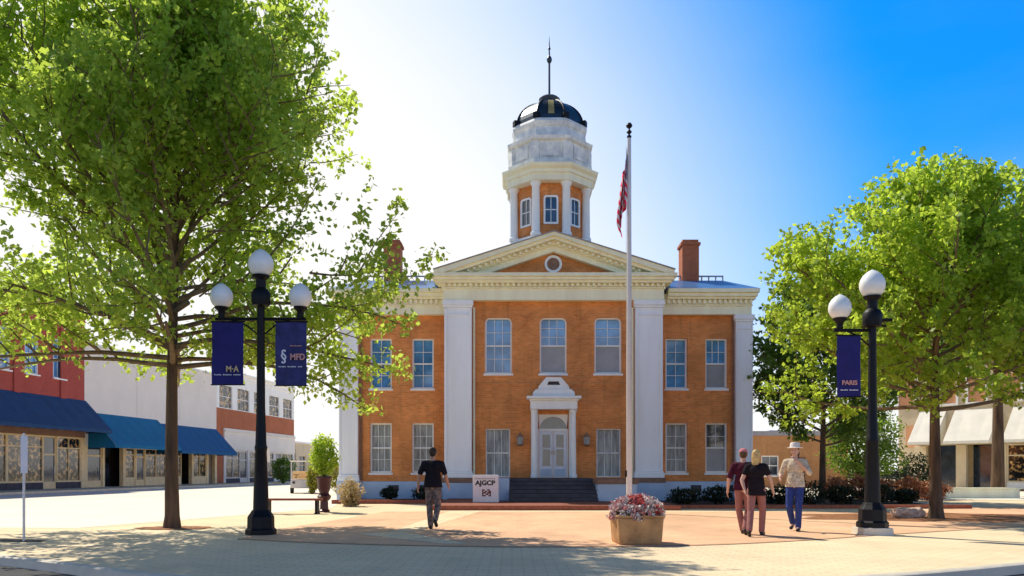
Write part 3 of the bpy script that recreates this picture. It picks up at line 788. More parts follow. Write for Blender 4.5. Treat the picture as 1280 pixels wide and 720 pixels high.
    po.prism([(-.86, 4.312), (.86, 4.312), (.84, 4.48), (.72, 4.60), (-.72, 4.60), (-.84, 4.48)], -.52, .01)
    po.ring([(-.66, 4.602), (.66, 4.602), (.60, 4.75), (.30, 5.10), (-.30, 5.10), (-.60, 4.75)], [(-.26, 4.78), (.26, 4.78), (.26, 4.80), (.20, 4.93), (-.20, 4.93), (-.26, 4.80)], -.44, -.1)
    po.build('portal', M['stone'] if False else M['white'], root, bevel=.01)
    MB().box(-.3, .3, -.30, -.28, 4.74, 4.95).build('portal_niche', M['darkstep'], root)
    jm = MB()
    n = 12
    ao = [(-.62, 3.0), (-.62, 3.62), (.62, 3.62), (.62, 3.0)]
    arch = [(.56*math.cos(PI*k/n), 3.02+.50*math.sin(PI*k/n)) for k in range(n+1)]      # arched transom head
    outer = [(.618, 3.02)]+[(.618, 3.618)]+[(-.618, 3.618)]+[(-.618, 3.02)]
    for k in range(n):
        a, b_ = arch[k], arch[k+1]
        ta = (max(-.618, min(.618, a[0]*3)), 3.618); tb = (max(-.618, min(.618, b_[0]*3)), 3.618)
        jm.prism([a, ta, tb, b_], .06, .2)
    jm.box(-.618, -.56, .06, .2, 1.0, 3.02); jm.box(.56, .618, .06, .2, 1.0, 3.02)
    jm.box(-.56, .56, .08, .2, 2.93, 3.02)
    jo = jm.build('door_surround', M['white'], root)
    MB().prism([(p_[0]*.995, p_[1]) for p_ in arch], .14, .17).build('transom_pane', M['glassdark'], jo)
    for sg in (-1, 1):
        a, b_ = sorted((sg*.008, sg*.555))
        d = MB(); cxm = (a+b_)/2
        wall(d, a, b_, 1.0, 2.925, .12, .17, [(cxm-.16, cxm+.16, 1.48, 2.78)])
        d.box(cxm-.16, cxm+.16, .13, .16, 2.18, 2.24)
        do = d.build('door', M['doorpaint'], root, bevel=.004)
        MB().box(cxm-.17, cxm+.17, .145, .155, 1.47, 2.79).build('pane', M['glassdark'], do)
        MB().box(a+.05, b_-.05, .105, .118, 1.04, 1.36).build('kick_panel', M['foundation'], do)  # blue sky tint at the door foot, put into the panel colour
        MB().box(sg*.05-.012, sg*.05+.012, .08, .118, 1.95, 2.12).build('handle', M['gold'], do)
    # --- lanterns
    for x in (cx(650, 33), cx(732.5, 33)):
        l = MB().box(x-.05, x+.05, -.10, -.001, 2.35, 2.62).tube([(x, -.08, 2.55), (x, -.22, 2.62), (x, -.24, 2.5)], .015, 6)
        l.lathe([(.05, 2.28), (.13, 2.33), (.15, 2.36), (.15, 2.37), (.13, 2.375)], x, -.24, 8, .5).lathe([(.15, 2.66), (.13, 2.70), (.05, 2.80), (.01, 2.86)], x, -.24, 8, .5)
        lo = l.build('wall_lantern', M['ledge'], root)
        MB().lathe([(.12, 2.37), (.14, 2.66)], x, -.24, 8, .5).build('lantern_glass', M['curtain'], lo)
    # --- steps
    s = MB(); n = 6
    for i in range(n):
        z0 = .164+(1.0-.164)*i/n; z1 = .164+(1.0-.164)*(i+1)/n; yy = -3.9+i*.34
        s.box(-1.79, 1.44, yy, -.12, z0, z1-.001 if i < n-1 else .998)
    s.build('steps', M['darkstep'], root, bevel=.012)
    ck = MB().box(-2.75, -1.80, -2.9, -.39, .16, 1.0)
    ck.build('cheek_wall', M['foundation'], root, bevel=.015)  # white wall, bluish shade put into its colour
    ck = MB().box(1.45, 2.9, -3.6, -.39, .16, .80); ck.build('cheek_wall', M['foundation'], root, bevel=.015)  # also white, with the shade blue coloured in
    MB().box(1.40, 2.95, -3.65, -.392, .803, .98).build('ledge', M['ledge'], root, bevel=.01)
    return root
# ------------------------------------------------------------------ setting
def sheet(name, pts, z, m, kind='structure'):
    o = MB().add([(p[0], p[1], z) for p in pts], [tuple(range(len(pts)))]).build(name, m, fix=False)
    if o.data.polygons[0].normal.z < 0: o.data.flip_normals()
    return tag(o, kind=kind)
tag(MB().add([(-900, -200, -.16), (900, -200, -.16), (900, 1500, -.16), (-900, 1500, -.16)], [(0, 1, 2, 3)]).build('ground', M['soil'], fix=False), kind='structure')
sheet('road', [(-60, -40), (60, -40), (60, 26), (-60, 26)], -.13, M['asphalt'])
kp = [(-26, 19.0), (-18, 16.2), (-12, 13.9), (-8.1, 12.3), (-6.2, 11.1), (-4.75, 10.0), (-3.2, 9.35), (-1.4, 9.0), (.6, 8.9), (2.4, 9.15), (4.2, 9.65), (5.7, 10.3), (7.3, 11.2), (10, 12.6), (15, 15.4), (26, 20.5)]
def smooth(pts, it=2):
    for _ in range(it):
        q = [pts[0]]
        for a, b in zip(pts[:-1], pts[1:]): q += [(a[0]*.75+b[0]*.25, a[1]*.75+b[1]*.25), (a[0]*.25+b[0]*.75, a[1]*.25+b[1]*.75)]
        pts = q+[pts[-1]]
    return pts
kp = smooth(kp)
sheet('plaza', [(p[0], p[1]+.14) for p in kp]+[(60, 36), (60, 130), (-60, 130), (-60, 32)], 0, M['concrete'])
kb = MB()
for a, b in zip(kp[:-1], kp[1:]):
    kb.add([(a[0], a[1], -.14), (b[0], b[1], -.14), (b[0], b[1]+.02, -.01), (a[0], a[1]+.02, -.01), (b[0], b[1]+.05, .006), (a[0], a[1]+.05, .006), (b[0], b[1]+.20, .006), (a[0], a[1]+.20, .006)], [(0, 1, 2, 3), (3, 2, 4, 5), (5, 4, 6, 7)])
tag(kb.build('kerb', M['kerbstone'], smooth=True), kind='structure')
# brick paved plaza field: a wide arc with cream bands
arc = smooth([(-5.2, 15.2), (-3.5, 14.3), (-.3, 13.5), (3.0, 13.75), (5.2, 14.7), (7.5, 16.2), (11.9, 18.6), (20, 23), (30, 28)])
left = [(-9.0, 20.5), (-5.2, 25.8)]
sheet('brick_paving', arc+[(36, 34), (36, 40), (12, 25.2), (-4.0, 25.2), (-4.6, 21.0), (-5.2, 17.5)], .004, M['paving'])
sheet('paving_band', [(-2.55, 17.0), (-2.05, 16.8), (-1.0, 25.2), (-2.0, 25.2)], .008, M['concrete'])
sheet('paving_band', [(-3.2, 16.3), (-1.2, 14.1), (-.75, 14.1), (-2.35, 16.9)], .008, M['concrete'])
jt = MB()
for i, (a, b) in enumerate(zip(arc[:-1], arc[1:])):
    jt.add([(a[0], a[1]-.10, .009), (b[0], b[1]-.10, .009), (b[0], b[1]+.03, .009), (a[0], a[1]+.03, .009)], [(0, 1, 2, 3)])
M['redjoint'] = mat('worn_clay_border', (.62, .34, .19), .9, .15, 4)
tag(jt.build('paving_joint', M['redjoint'], fix=True), kind='structure')
sheet('side_street', [(-60, 20.3), (-9.8, 18.0), (-8.6, 21), (-6.2, 27.5), (-8.2, 40), (-9, 110), (-60, 110)], .004, M['street'])
sheet('dark_wedge', [(-20, 15.2), (-8.6, 14.55), (-8.55, 14.75), (-9.6, 15.2), (-20, 16.9)], .012, M['asphalt'])  # thin dark wedge in asphalt colour, left side of the ground
sheet('side_street', [(9.5, 36.2), (60, 30.5), (60, 60), (14, 60)], .014, M['street'])
# red brick terrace and edging before the steps
tr = MB().box(-2.6, 5.5, 26.0, 32.85, -.05, .160).build('terrace', M['redkerb'], bevel=.03); tag(tr, kind='structure')
tag(MB().box(-6.9, -2.62, 31.2, 33.86, -.05, .10).build('planting_bed', M['soil']), kind='structure')
tag(MB().box(-7.0, -2.62, 31.0, 31.18, -.05, .16).build('bed_edging', M['redkerb'], bevel=.02), kind='structure')
tag(MB().box(5.52, 15.4, 27.4, 33.88, -.05, .06).build('planting_bed', M['soil']), kind='structure')
tag(MB().box(5.52, 15.6, 27.1, 27.38, -.05, .13).build('bed_edging', M['redkerb'], bevel=.02), kind='structure')
mb_ = MB(); n = 40
pts = [(11.9+(3.9+.5*math.sin(k*.9)+.3*math.sin(k*2.3))*math.cos(2*PI*k/n), 22.2+(2.1+.25*math.sin(k*1.7))*math.sin(2*PI*k/n)) for k in range(n)]
sheet('mulch_bed', pts, .010, M['mulch'])
pts = [(-7.6+(.85+.08*math.sin(k*1.9))*math.cos(2*PI*k/n), 18.0+(.55+.06*math.sin(k*2.7))*math.sin(2*PI*k/n)) for k in range(n)]
sheet('mulch_bed', pts, .012, M['mulch'])

courthouse()

# ------------------------------------------------------------------ shop rows
def awning(root, x0, x1, ztop, zbot, proj, m, y=-.02, name='awning', ends=True, val=.22):
    a = MB(); nx = max(int((x1-x0)/1.3), 2); nz = 4
    vs = []; 
    for i in range(nx*4+1):
        for j in range(nz+1):
            t = j/nz; sag = .035*math.sin(t*PI)*(1-abs(math.cos(i/4*PI)))
            vs.append((x0+(x1-x0)*i/(nx*4), y-proj*t, ztop+(zbot-ztop)*t-sag))
    fs = [(i*(nz+1)+j, i*(nz+1)+j+1, (i+1)*(nz+1)+j+1, (i+1)*(nz+1)+j) for i in range(nx*4) for j in range(nz)]
    a.add(vs, fs)
    if val: a.box(x0, x1, y-proj-.012, y-proj+.0, zbot-val, zbot-.002)
    if ends:
        for x in (x0+.005, x1-.005): a.prism([(y, ztop-.03), (y-proj+.02, zbot-.01), (y-proj+.02, zbot-val), (y, zbot-val)], x-.005, x+.005, 'x')
    o = a.build(name, m, root, fix=False)
    fr = MB()
    for i in range(nx+1):
        x = x0+.03+(x1-x0-.06)*i/nx; fr.tube([(x, y, zbot-val*.5), (x, y-proj+.04, zbot-.05), (x, y-.02, ztop-.12)], .018, 5)
    fr.build('awning_frame', M['steel'], o)
    return o
def shopfront(root, x0, x1, ztop, bays, frame='shopframe', y=0.0, bulk=.55, bulkmat='darkstep', trans=None):
    """bays: list of (width share, kind)"""
    tot = sum(b[0] for b in bays); x = x0
    for sh_, kind in bays:
        w = (x1-x0)*sh_/tot; a, b = x, x+w; x = b
        tz = trans or ztop-.75
        if kind == 'pier':
            MB().box(a+.002, b-.002, y-.06, y+.25, .14, ztop-.004).build('pier', M[frame], root, bevel=.01); continue
        if kind == 'dark':
            MB().box(a, b, y+1.0, y+1.1, .14, ztop-.004).build('recess_door', M['glassdark'], root); continue
        f = MB(); fw = .09
        if kind == 'win':
            f.ring([(a+.01, bulk), (b-.01, bulk), (b-.01, ztop-.01), (a+.01, ztop-.01)], [(a+fw, bulk+.1), (b-fw, bulk+.1), (b-fw, ztop-.12), (a+fw, ztop-.12)], y-.03, y+.1)
            f.box(a+fw, b-fw, y-.02, y+.08, tz-.04, tz+.04)
            if w > 1.7: f.box((a+b)/2-.03, (a+b)/2+.03, y-.02, y+.08, bulk+.1, ztop-.12)
            o = f.build('shop_window', M[frame], root)
            MB().box(a+fw, b-fw, y+.045, y+.06, bulk+.1, ztop-.12).build('pane', M['shopglass'], o)
            MB().box(a+.01, b-.01, y-.02, y+.12, .14, bulk-.003).build('stall_riser', M[bulkmat], root)
        else:
            f.ring([(a+.01, .14), (b-.01, .14), (b-.01, ztop-.01), (a+.01, ztop-.01)], [(a+fw, .24), (b-fw, .24), (b-fw, ztop-.12), (a+fw, ztop-.12)], y+.02, y+.14)
            f.box(a+fw, b-fw, y+.03, y+.13, 2.25, 2.35)
            f.box(a+fw, b-fw, y+.03, y+.12, .24, .60)
            o = f.build('shop_door', M[frame], root)
            MB().box(a+fw, b-fw, y+.075, y+.09, .61, ztop-.12).build('pane', M['glassdark'], o)
            MB().tube([(b-fw-.12, y-.04, 1.05), (b-fw-.12, y-.04, 1.5)], .015, 6).build('handle', M['steel'], o)
def cornice(root, x0, x1, z, m, y=0, name='cornice', depth=6):
    c = MB()
    for z0, z1, p in [(z, z+.12, .10), (z+.122, z+.35, .05), (z+.352, z+.45, .20), (z+.452, z+.6, .30)]: c.box(x0, x1, y-p, y+.5, z0, z1)
    c.build(name, M[m], root)
# left row: local x runs away from the camera along the street, local -y faces the street
SA = math.atan2(.993, .115); SY0 = 30.0; SX0 = -35.0+.115*SY0
def left_loc(u, off=0): return (SX0+.115*u+off*.993, SY0+.993*u-off*.115, 0)
def u_of(px):
    k = (px-640)/1000; Y = 35/(.115-k); return (Y-SY0)/.993
tag(MB().box(-8, 62, -3.2, 12, -.05, .13).build('sidewalk', M['concrete'], bevel=.02), kind='structure')
sw = bpy.data.objects['sidewalk']; sw.location = left_loc(0); sw.rotation_euler[2] = SA
sw.location.z = 0
# red building
def bld(name, label, u0, u1, H, wm, thick=10, cat='building', group=None):
    return empty(name, label, cat, left_loc(u0), SA, group), u1-u0
ua, ub, uc, ud = -6.0, u_of(105), u_of(270), u_of(367)
r1, L1 = bld('shop_building', 'red brick two-storey shop building with navy blue awning and cream shop windows', ua, ub, 12, 'brickred')
wins = [(u_of(p)-ua, 1.15, 7.2, 9.7) for p in (3, 39, 73.5)] + [(u_of(p)-ua, 1.15, 7.2, 9.7) for p in (-36, -80, -130, -190)]
w = wall(MB(), 0, L1, 3.9, 11.2, 0, .35, [(x-ww/2, x+ww/2, a, b) for x, ww, a, b in wins])
w.box(0, .3, .36, 10, .14, 11.2); w.box(L1-.3, L1, .36, 10, .14, 11.2); w.box(.31, L1-.31, 9.7, 10, .14, 11.2)
w.box(.31, L1-.31, .4, 9.69, 10.9, 11.0)
for x in (L1-2.2, L1-6.3, L1-10.5, L1-15): w.box(x-.25, x+.25, -.10, -.002, 5.95, 11.2)
w.build('wall', M['brickred'], r1)
for x, ww, a, b in wins: window(r1, x, a, b, ww, .06, 2, 2, 0, 'glass', None)
cornice(r1, 0, L1, 11.2, 'brickred')
MB().box(0, L1, .9, 1.0, .14, 3.9).build('shop_interior_wall', M['soil'], r1)
MB().box(0, L1, -.05, .3, 3.5, 3.895).build('shop_fascia', M['ledge'], r1)
shopfront(r1, 0, L1, 3.5, [(.3, 'pier'), (2.4, 'win'), (1.1, 'door'), (2.4, 'win'), (.3, 'pier'), (2.4, 'win'), (2.2, 'win'), (1.2, 'door'), (2.4, 'win'), (.25, 'pier'), (2.3, 'win'), (2.3, 'win'), (.9, 'door'), (1.8, 'win'), (.3, 'pier')], trans=2.75)
awning(r1, .1, L1+.1, 6.0, 4.0, 1.9, M['awnblue'])
# white building
r2, L2 = bld('shop_building', 'pale blank-walled shop building with two blue awnings, left of the brick corner building', ub+.02, uc, 9.6, 'stuccowhite')
w = MB().box(0, L2, 0, .35, 3.0, 9.8).box(0, .3, .36, 10, .14, 9.8).box(L2-.3, L2, .36, 10, .14, 9.8).box(.31, L2-.31, 9.7, 10, .14, 9.8).box(.31, L2-.31, .4, 9.69, 9.5, 9.6)
for x in (L2*.33, L2*.66): w.box(x-.03, x+.03, -.03, -.002, 5.4, 9.8)
w.build('wall', M['stuccowhite'], r2)
MB().box(-.0, L2, -.10, .45, 9.802, 10.0).build('coping', M['stone'], r2)
MB().box(0, L2, 1.2, 1.3, .14, 3.0).build('shop_interior_wall', M['soil'], r2)
shopfront(r2, 0, L2, 3.0, [(.2, 'pier'), (1.3, 'door'), (.2, 'pier'), (1.7, 'dark'), (.2, 'pier'), (1.0, 'win'), (.15, 'pier'), (.9, 'door'), (2.4, 'win'), (.2, 'pier'), (1.6, 'win'), (1.3, 'dark'), (.2, 'pier'), (1.8, 'win'), (.3, 'pier'), (.9, 'dark'), (.3, 'pier')], bulk=.7, bulkmat='shopframe', trans=2.45)
um = u_of(196)-ub
awning(r2, .35, um-.02, 5.25, 3.05, 2.0, M['awnteal'])
awning(r2, um, L2-.1, 5.0, 2.85, 2.0, M['awnroyal'])
# brick corner building with white bands
r3, L3 = bld('shop_building', 'brown brick corner building with white bands and big cream framed upper windows', uc+.02, ud, 10, 'brickbrown')
ws = [(L3*(i+.5)/5, 2.6, 7.0, 9.2) for i in range(5)]
w = wall(MB(), 0, L3, 5.2, 7.0, 0, .35, [])
w.box(0, L3, .36, 10, .14, 9.9)
w.box(.05, 1.3, 0, .35, .14, 5.198)
w.build('wall', M['brickbrown'], r3)
w = wall(MB(), 0, L3, 7.002, 10.0, -.01, .34, [(x-a/2, x+a/2, 7.0, 9.2) for x, a, _, _ in ws])
w.build('upper_wall', M['white'], r3)
for x, a, z0, z1 in ws: window(r3, x, z0+.01, z1, a, .05, 3, 2, 0, 'shopglass', None, sill=False)
w = MB().box(1.302, L3, -.12, .35, 3.2, 5.198).box(1.302, L3, -.25, .35, 4.9, 5.0); w.build('shop_fascia', M['stuccowhite'], r3)
cornice(r3, 0, L3, 10.0, 'white')
shopfront(r3, 1.32, L3, 3.2, [(.3, 'pier'), (2.2, 'win'), (1.2, 'door'), (.3, 'pier'), (2.2, 'win'), (2.2, 'win'), (.3, 'pier'), (1.2, 'door'), (2.4, 'win'), (.3, 'pier')], 'stuccowhite')
# low cream building past the corner
r4 = empty('shop_building', 'low cream one-storey building at the far end of the left shop row', 'building', left_loc(ud+.5), SA)
w = wall(MB(), 0, 9, .14, 4.4, 0, .3, [(1, 3, .8, 3), (4, 5.2, .14, 2.6), (6, 8.2, .8, 3)])
w.box(0, 9, .31, 8, .14, 4.3); w.build('wall', M['stuccobeige'], r4)
MB().box(-.1, 9.1, -.15, 8.1, 4.402, 4.6).build('coping', M['white'], r4)
for x, a in ((2, 2), (7.1, 2.2)): window(r4, x, .8, 3, a, .06, 2, 1, 0, 'glassdark', None, 'shopframe')
# right row
RA = math.atan2(-.8, .6)
r5 = empty('shop_building', 'cream stucco shop building with white awnings and peach upper windows, far right', 'building', (27.2, 56.3, 0), RA)
def v_of(px):           # along the right facade
    k = (px-640)/1000; return (k*56.3-27.2)/(.6+.8*k)
L5 = 30.0
oo = [(v_of(p), w_, 5.75, 7.5) for p, w_ in ((1133, 1.1), (1186, 1.0), (1221, 1.1), (1263, 1.25), (1300, 1.2), (1340, 1.2))]
fr_ = v_of(1165)
w = wall(MB(), 0, L5, 3.0, 10.6, 0, .35, [(x-a/2, x+a/2, z0, z1) for x, a, z0, z1 in oo])
w.box(0, .35, .36, 9, .02, 10.6); w.box(0, L5, 8.7, 9, .02, 10.6); w.box(0, fr_-1.2, 0, .35, .02, 2.998); w.box(.4, L5, .4, 8.6, 10.2, 10.3)
w.build('wall', M['stuccobeige'], r5)
cornice(r5, -.1, L5, 10.6, 'cream')
for x, a, z0, z1 in oo:
    f = MB().ring([(x-a/2-.12, z0-.12), (x+a/2+.12, z0-.12), (x+a/2+.12, z1+.12), (x-a/2-.12, z1+.12)], [(x-a/2+.02, z0+.02), (x+a/2-.02, z0+.02), (x+a/2-.02, z1-.02), (x-a/2+.02, z1-.02)], -.07, .1).build('window', M['white'], r5)
    p_ = MB().box(x-a/2+.02, x+a/2-.02, .04, .08, z0+.02, z1-.02)
    for i in range(9): p_.box(x-a/2+.06, x+a/2-.06, .018, .039, z0+.1+i*(z1-z0-.15)/9, z0+.2+i*(z1-z0-.15)/9)
    p_.build('shutter', M['panelorange'], f)
x = v_of(1141); MB().box(x-.45, x+.45, -.05, -.002, 2.9, 4.4).build('shutter', M['panelorange'], r5)
MB().box(0, L5, 1.5, 1.6, .02, 3.0).build('shop_interior_wall', M['shopframe'], r5)
shopfront(r5, fr_-1.18, L5, 3.0, [(.5, 'pier'), (1.2, 'dark'), (.4, 'pier'), (1.2, 'dark'), (.3, 'pier'), (1.6, 'win'), (.9, 'pier'), (1.2, 'door'), (.6, 'pier'), (1.6, 'dark'), (.5, 'pier'), (2.2, 'win'), (.6, 'pier'), (1.4, 'door'), (.5, 'pier'), (2.5, 'win'), (.6, 'pier')], 'stuccobeige', bulkmat='white')
aws = [(1150, 1183), (1194, 1251), (1267, 1330), (1342, 1420)]
for a, b in aws: awning(r5, v_of(a), min(v_of(b), L5-.1), 5.3, 3.2, 1.7, M['awnwhite'], val=.18)
# tan brick building behind the right wing
r6 = empty('brick_building', 'low tan brick building with grey coping seen between courthouse and right trees', 'building', (18.0, 60, 0))
w = wall(MB(), 0, 7.2, .0, 3.9, 0, .3, [(.7, 2.0, .9, 2.4), (3.0, 4.0, .0, 2.3)]); w.box(0, 7.2, .31, 9, 0, 3.8); w.build('wall', M['bricktan'], r6)
MB().box(-.1, 7.3, -.12, 9.1, 3.902, 4.25).build('coping', M['roofgrey'], r6)
window(r6, 1.35, .9, 2.4, 1.3, .06, 2, 2, 0, 'glassdark', None)
d_ = MB().box(3.01, 3.99, .06, .12, .01, 2.29).build('door', M['ledge'], r6); MB().box(3.85, 3.92, .02, .058, 1.0, 1.1).build('handle', M['steel'], d_)
r7 = empty('metal_shed', 'distant building with low blue metal roof behind the tan brick building', 'building', (29.5, 88, 0))
MB().box(-2.5, 4.6, 0, 8, -.1, 4.7).build('wall', M['stuccobeige'], r7)
MB().prism([(-2.9, 4.72), (5, 4.72), (3.6, 5.5), (-1.2, 5.7)], -.4, 8.4).build('roof', M['roof'], r7)

# ------------------------------------------------------------------ trees and plants
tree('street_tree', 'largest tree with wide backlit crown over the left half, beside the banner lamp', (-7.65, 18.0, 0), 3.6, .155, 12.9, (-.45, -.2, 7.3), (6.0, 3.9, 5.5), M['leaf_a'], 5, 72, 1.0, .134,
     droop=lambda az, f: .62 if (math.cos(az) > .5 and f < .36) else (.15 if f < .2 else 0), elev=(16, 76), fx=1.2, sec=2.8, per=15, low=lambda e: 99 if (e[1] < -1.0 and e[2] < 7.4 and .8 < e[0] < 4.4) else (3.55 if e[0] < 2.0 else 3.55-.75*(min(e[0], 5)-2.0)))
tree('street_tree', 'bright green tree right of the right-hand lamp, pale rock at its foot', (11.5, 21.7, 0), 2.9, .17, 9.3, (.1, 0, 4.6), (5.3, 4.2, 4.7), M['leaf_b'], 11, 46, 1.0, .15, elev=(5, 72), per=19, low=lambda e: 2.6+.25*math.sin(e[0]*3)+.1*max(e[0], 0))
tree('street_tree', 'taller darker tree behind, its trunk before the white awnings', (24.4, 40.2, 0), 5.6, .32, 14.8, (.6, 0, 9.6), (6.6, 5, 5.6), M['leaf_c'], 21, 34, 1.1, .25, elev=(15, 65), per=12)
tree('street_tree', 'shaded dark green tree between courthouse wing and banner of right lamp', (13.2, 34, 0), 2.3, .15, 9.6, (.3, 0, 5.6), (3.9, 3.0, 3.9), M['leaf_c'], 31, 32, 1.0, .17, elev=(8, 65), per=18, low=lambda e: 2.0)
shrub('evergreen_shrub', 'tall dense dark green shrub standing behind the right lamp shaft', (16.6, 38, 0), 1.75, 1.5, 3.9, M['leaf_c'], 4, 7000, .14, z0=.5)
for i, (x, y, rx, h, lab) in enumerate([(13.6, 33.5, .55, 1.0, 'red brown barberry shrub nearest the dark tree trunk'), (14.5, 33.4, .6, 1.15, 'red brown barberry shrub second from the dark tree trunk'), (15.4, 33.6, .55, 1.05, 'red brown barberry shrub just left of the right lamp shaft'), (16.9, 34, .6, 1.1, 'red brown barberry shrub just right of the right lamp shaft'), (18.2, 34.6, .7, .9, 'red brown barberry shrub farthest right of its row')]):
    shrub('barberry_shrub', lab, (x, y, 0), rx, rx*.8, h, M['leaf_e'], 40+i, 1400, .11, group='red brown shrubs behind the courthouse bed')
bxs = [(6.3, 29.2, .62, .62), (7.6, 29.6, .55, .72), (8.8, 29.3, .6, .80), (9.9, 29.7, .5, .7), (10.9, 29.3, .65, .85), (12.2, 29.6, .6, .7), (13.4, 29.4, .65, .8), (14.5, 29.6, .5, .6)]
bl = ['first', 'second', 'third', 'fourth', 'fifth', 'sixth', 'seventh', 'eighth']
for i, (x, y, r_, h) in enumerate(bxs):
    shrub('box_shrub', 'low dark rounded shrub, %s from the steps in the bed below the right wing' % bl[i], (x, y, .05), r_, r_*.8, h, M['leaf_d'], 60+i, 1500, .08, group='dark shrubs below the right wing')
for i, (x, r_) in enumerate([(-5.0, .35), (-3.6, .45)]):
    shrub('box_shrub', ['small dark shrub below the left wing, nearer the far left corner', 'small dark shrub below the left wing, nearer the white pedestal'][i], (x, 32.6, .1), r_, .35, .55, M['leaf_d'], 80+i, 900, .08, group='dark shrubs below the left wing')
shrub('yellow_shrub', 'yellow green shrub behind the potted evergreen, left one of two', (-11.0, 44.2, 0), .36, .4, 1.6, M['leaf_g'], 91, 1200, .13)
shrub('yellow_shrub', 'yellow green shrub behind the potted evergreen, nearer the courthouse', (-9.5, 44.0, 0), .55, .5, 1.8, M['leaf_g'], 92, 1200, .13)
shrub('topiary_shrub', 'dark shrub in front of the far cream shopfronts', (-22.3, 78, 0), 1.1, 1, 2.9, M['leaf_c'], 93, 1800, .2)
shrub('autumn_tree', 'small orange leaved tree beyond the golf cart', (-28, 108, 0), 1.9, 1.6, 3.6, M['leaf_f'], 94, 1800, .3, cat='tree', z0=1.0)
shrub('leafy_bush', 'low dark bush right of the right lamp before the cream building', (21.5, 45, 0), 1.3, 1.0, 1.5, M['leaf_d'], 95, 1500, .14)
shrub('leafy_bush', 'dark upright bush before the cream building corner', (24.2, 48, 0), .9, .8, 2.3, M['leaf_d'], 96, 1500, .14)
# ornamental grass clump, left corner of the courthouse
g = empty('ornamental_grass', 'straw coloured ornamental grass clump at the left corner of the courthouse', 'grass clump', (-5.85, 28.9, 0))
rng = np.random.default_rng(5); n = 1400
a = rng.uniform(0, 2*PI, n); t = rng.uniform(0, 1, n); fl = rng.uniform(.05, .5, n)
P = np.stack([np.cos(a)*fl*(.4+t*.7), np.sin(a)*fl*(.4+t*.7), t*(1.05-fl*.8)], 1)
leaf_obj('blades', P, .3+.5*t+rng.normal(size=n)*.15, .16, M['straw'], g, 6, 3.2)
# rock
rk = bmesh.new(); bmesh.ops.create_icosphere(rk, subdivisions=4, radius=1)
from mathutils import noise
for v in rk.verts:
    d = 1+.25*noise.noise(v.co*1.7+Vector((3, 1, 2)))+.08*noise.noise(v.co*5)
    v.co = Vector((v.co.x*.48*d, v.co.y*.34*d, max(min(v.co.z, .62+.1*v.co.x), -.5)*.26*d+.10))
me = bpy.data.meshes.new('rock'); rk.to_mesh(me); rk.free(); me.materials.append(M['rock'])
ro = bpy.data.objects.new('rock', me); C.objects.link(ro); ro.location = (10.95, 22.1, 0); ro.rotation_euler[2] = .3
tag(ro, 'pale pinkish flat-topped boulder beside the trunk of the bright green tree', 'rock')

# ------------------------------------------------------------------ planter with flowers
pl = empty('flower_planter', 'square sandy brown planter standing on the plaza before the steps', 'planter', (2.22, 14.3, 0), .06)
w = MB(); w.frus(-.375, .375, -.375, .375, .0, -.405, .405, -.405, .405, .475)
w.build('tub', M['terracotta'], pl, bevel=.03)
MB().ring([(-.445, .0)]*4, [(-.4, 0)]*4, 0, .01) if False else None
rm = MB()
for a_, b_, c_, d_ in ((-.42, .42, -.42, -.36), (-.42, .42, .36, .42), (-.42, -.36, -.359, .359), (.36, .42, -.359, .359)): rm.box(a_, b_, c_, d_, .476, .515)
rm.build('rim', M['terracotta'], pl, bevel=.012)
MB().box(-.36, .36, -.36, .36, .476, .50).build('soil', M['soil'], pl)
fp = empty('flowers', 'mound of white, pink and red flowers spilling over the planter', 'flowers', (2.22, 14.3, .5), .06); fp.scale = (.84, .84, .80)
def flowers(name, m, n, sel, seed, lm=True):
    rng = np.random.default_rng(seed); vs = []; ts = []
    for _ in range(n):
        while True:
            d = rng.normal(size=3); d /= np.linalg.norm(d); d[2] = abs(d[2])
            if sel(d, rng): break
        c = np.array([d[0]*.56, d[1]*.50, d[2]*.40+.02-.10*max(0, 1-d[2]*3)])*rng.uniform(.9, 1.05)
        k = 9
        q = rng.normal(size=(k, 3))*.018
        vs.append(c+q); ts.append(rng.uniform(.2, .9)+rng.normal(size=k)*.1)
    return leaf_obj(name, np.concatenate(vs), np.concatenate(ts), .062, m, fp, seed+1, 1.15)
flowers('white_blooms', M['fl_white'], 330, lambda d, r: r.random() < .75+.3*d[0] and not (abs(d[0]+.05) < .25 and d[2] > .6), 1)
flowers('pink_blooms', M['fl_pink'], 150, lambda d, r: r.random() < .6-.4*d[0], 2)
flowers('red_blooms', M['fl_red'], 120, lambda d, r: (abs(d[0]+.05) < .3 and d[2] > .45) or (abs(d[0]-.6) < .15 and abs(d[2]-.35) < .2), 3)
rng = np.random.default_rng(8); d = rng.normal(size=(1500, 3)); d /= np.linalg.norm(d, axis=1)[:, None]; d[:, 2] = abs(d[:, 2])
P = d*np.array([.52, .46, .36])*rng.uniform(.6, 1.0, 1500)[:, None]; P[:, 2] -= .05*(1-d[:, 2])
leaf_obj('foliage', P, rng.uniform(0, 1, 1500), .07, M['leaf_c'], fp, 12)

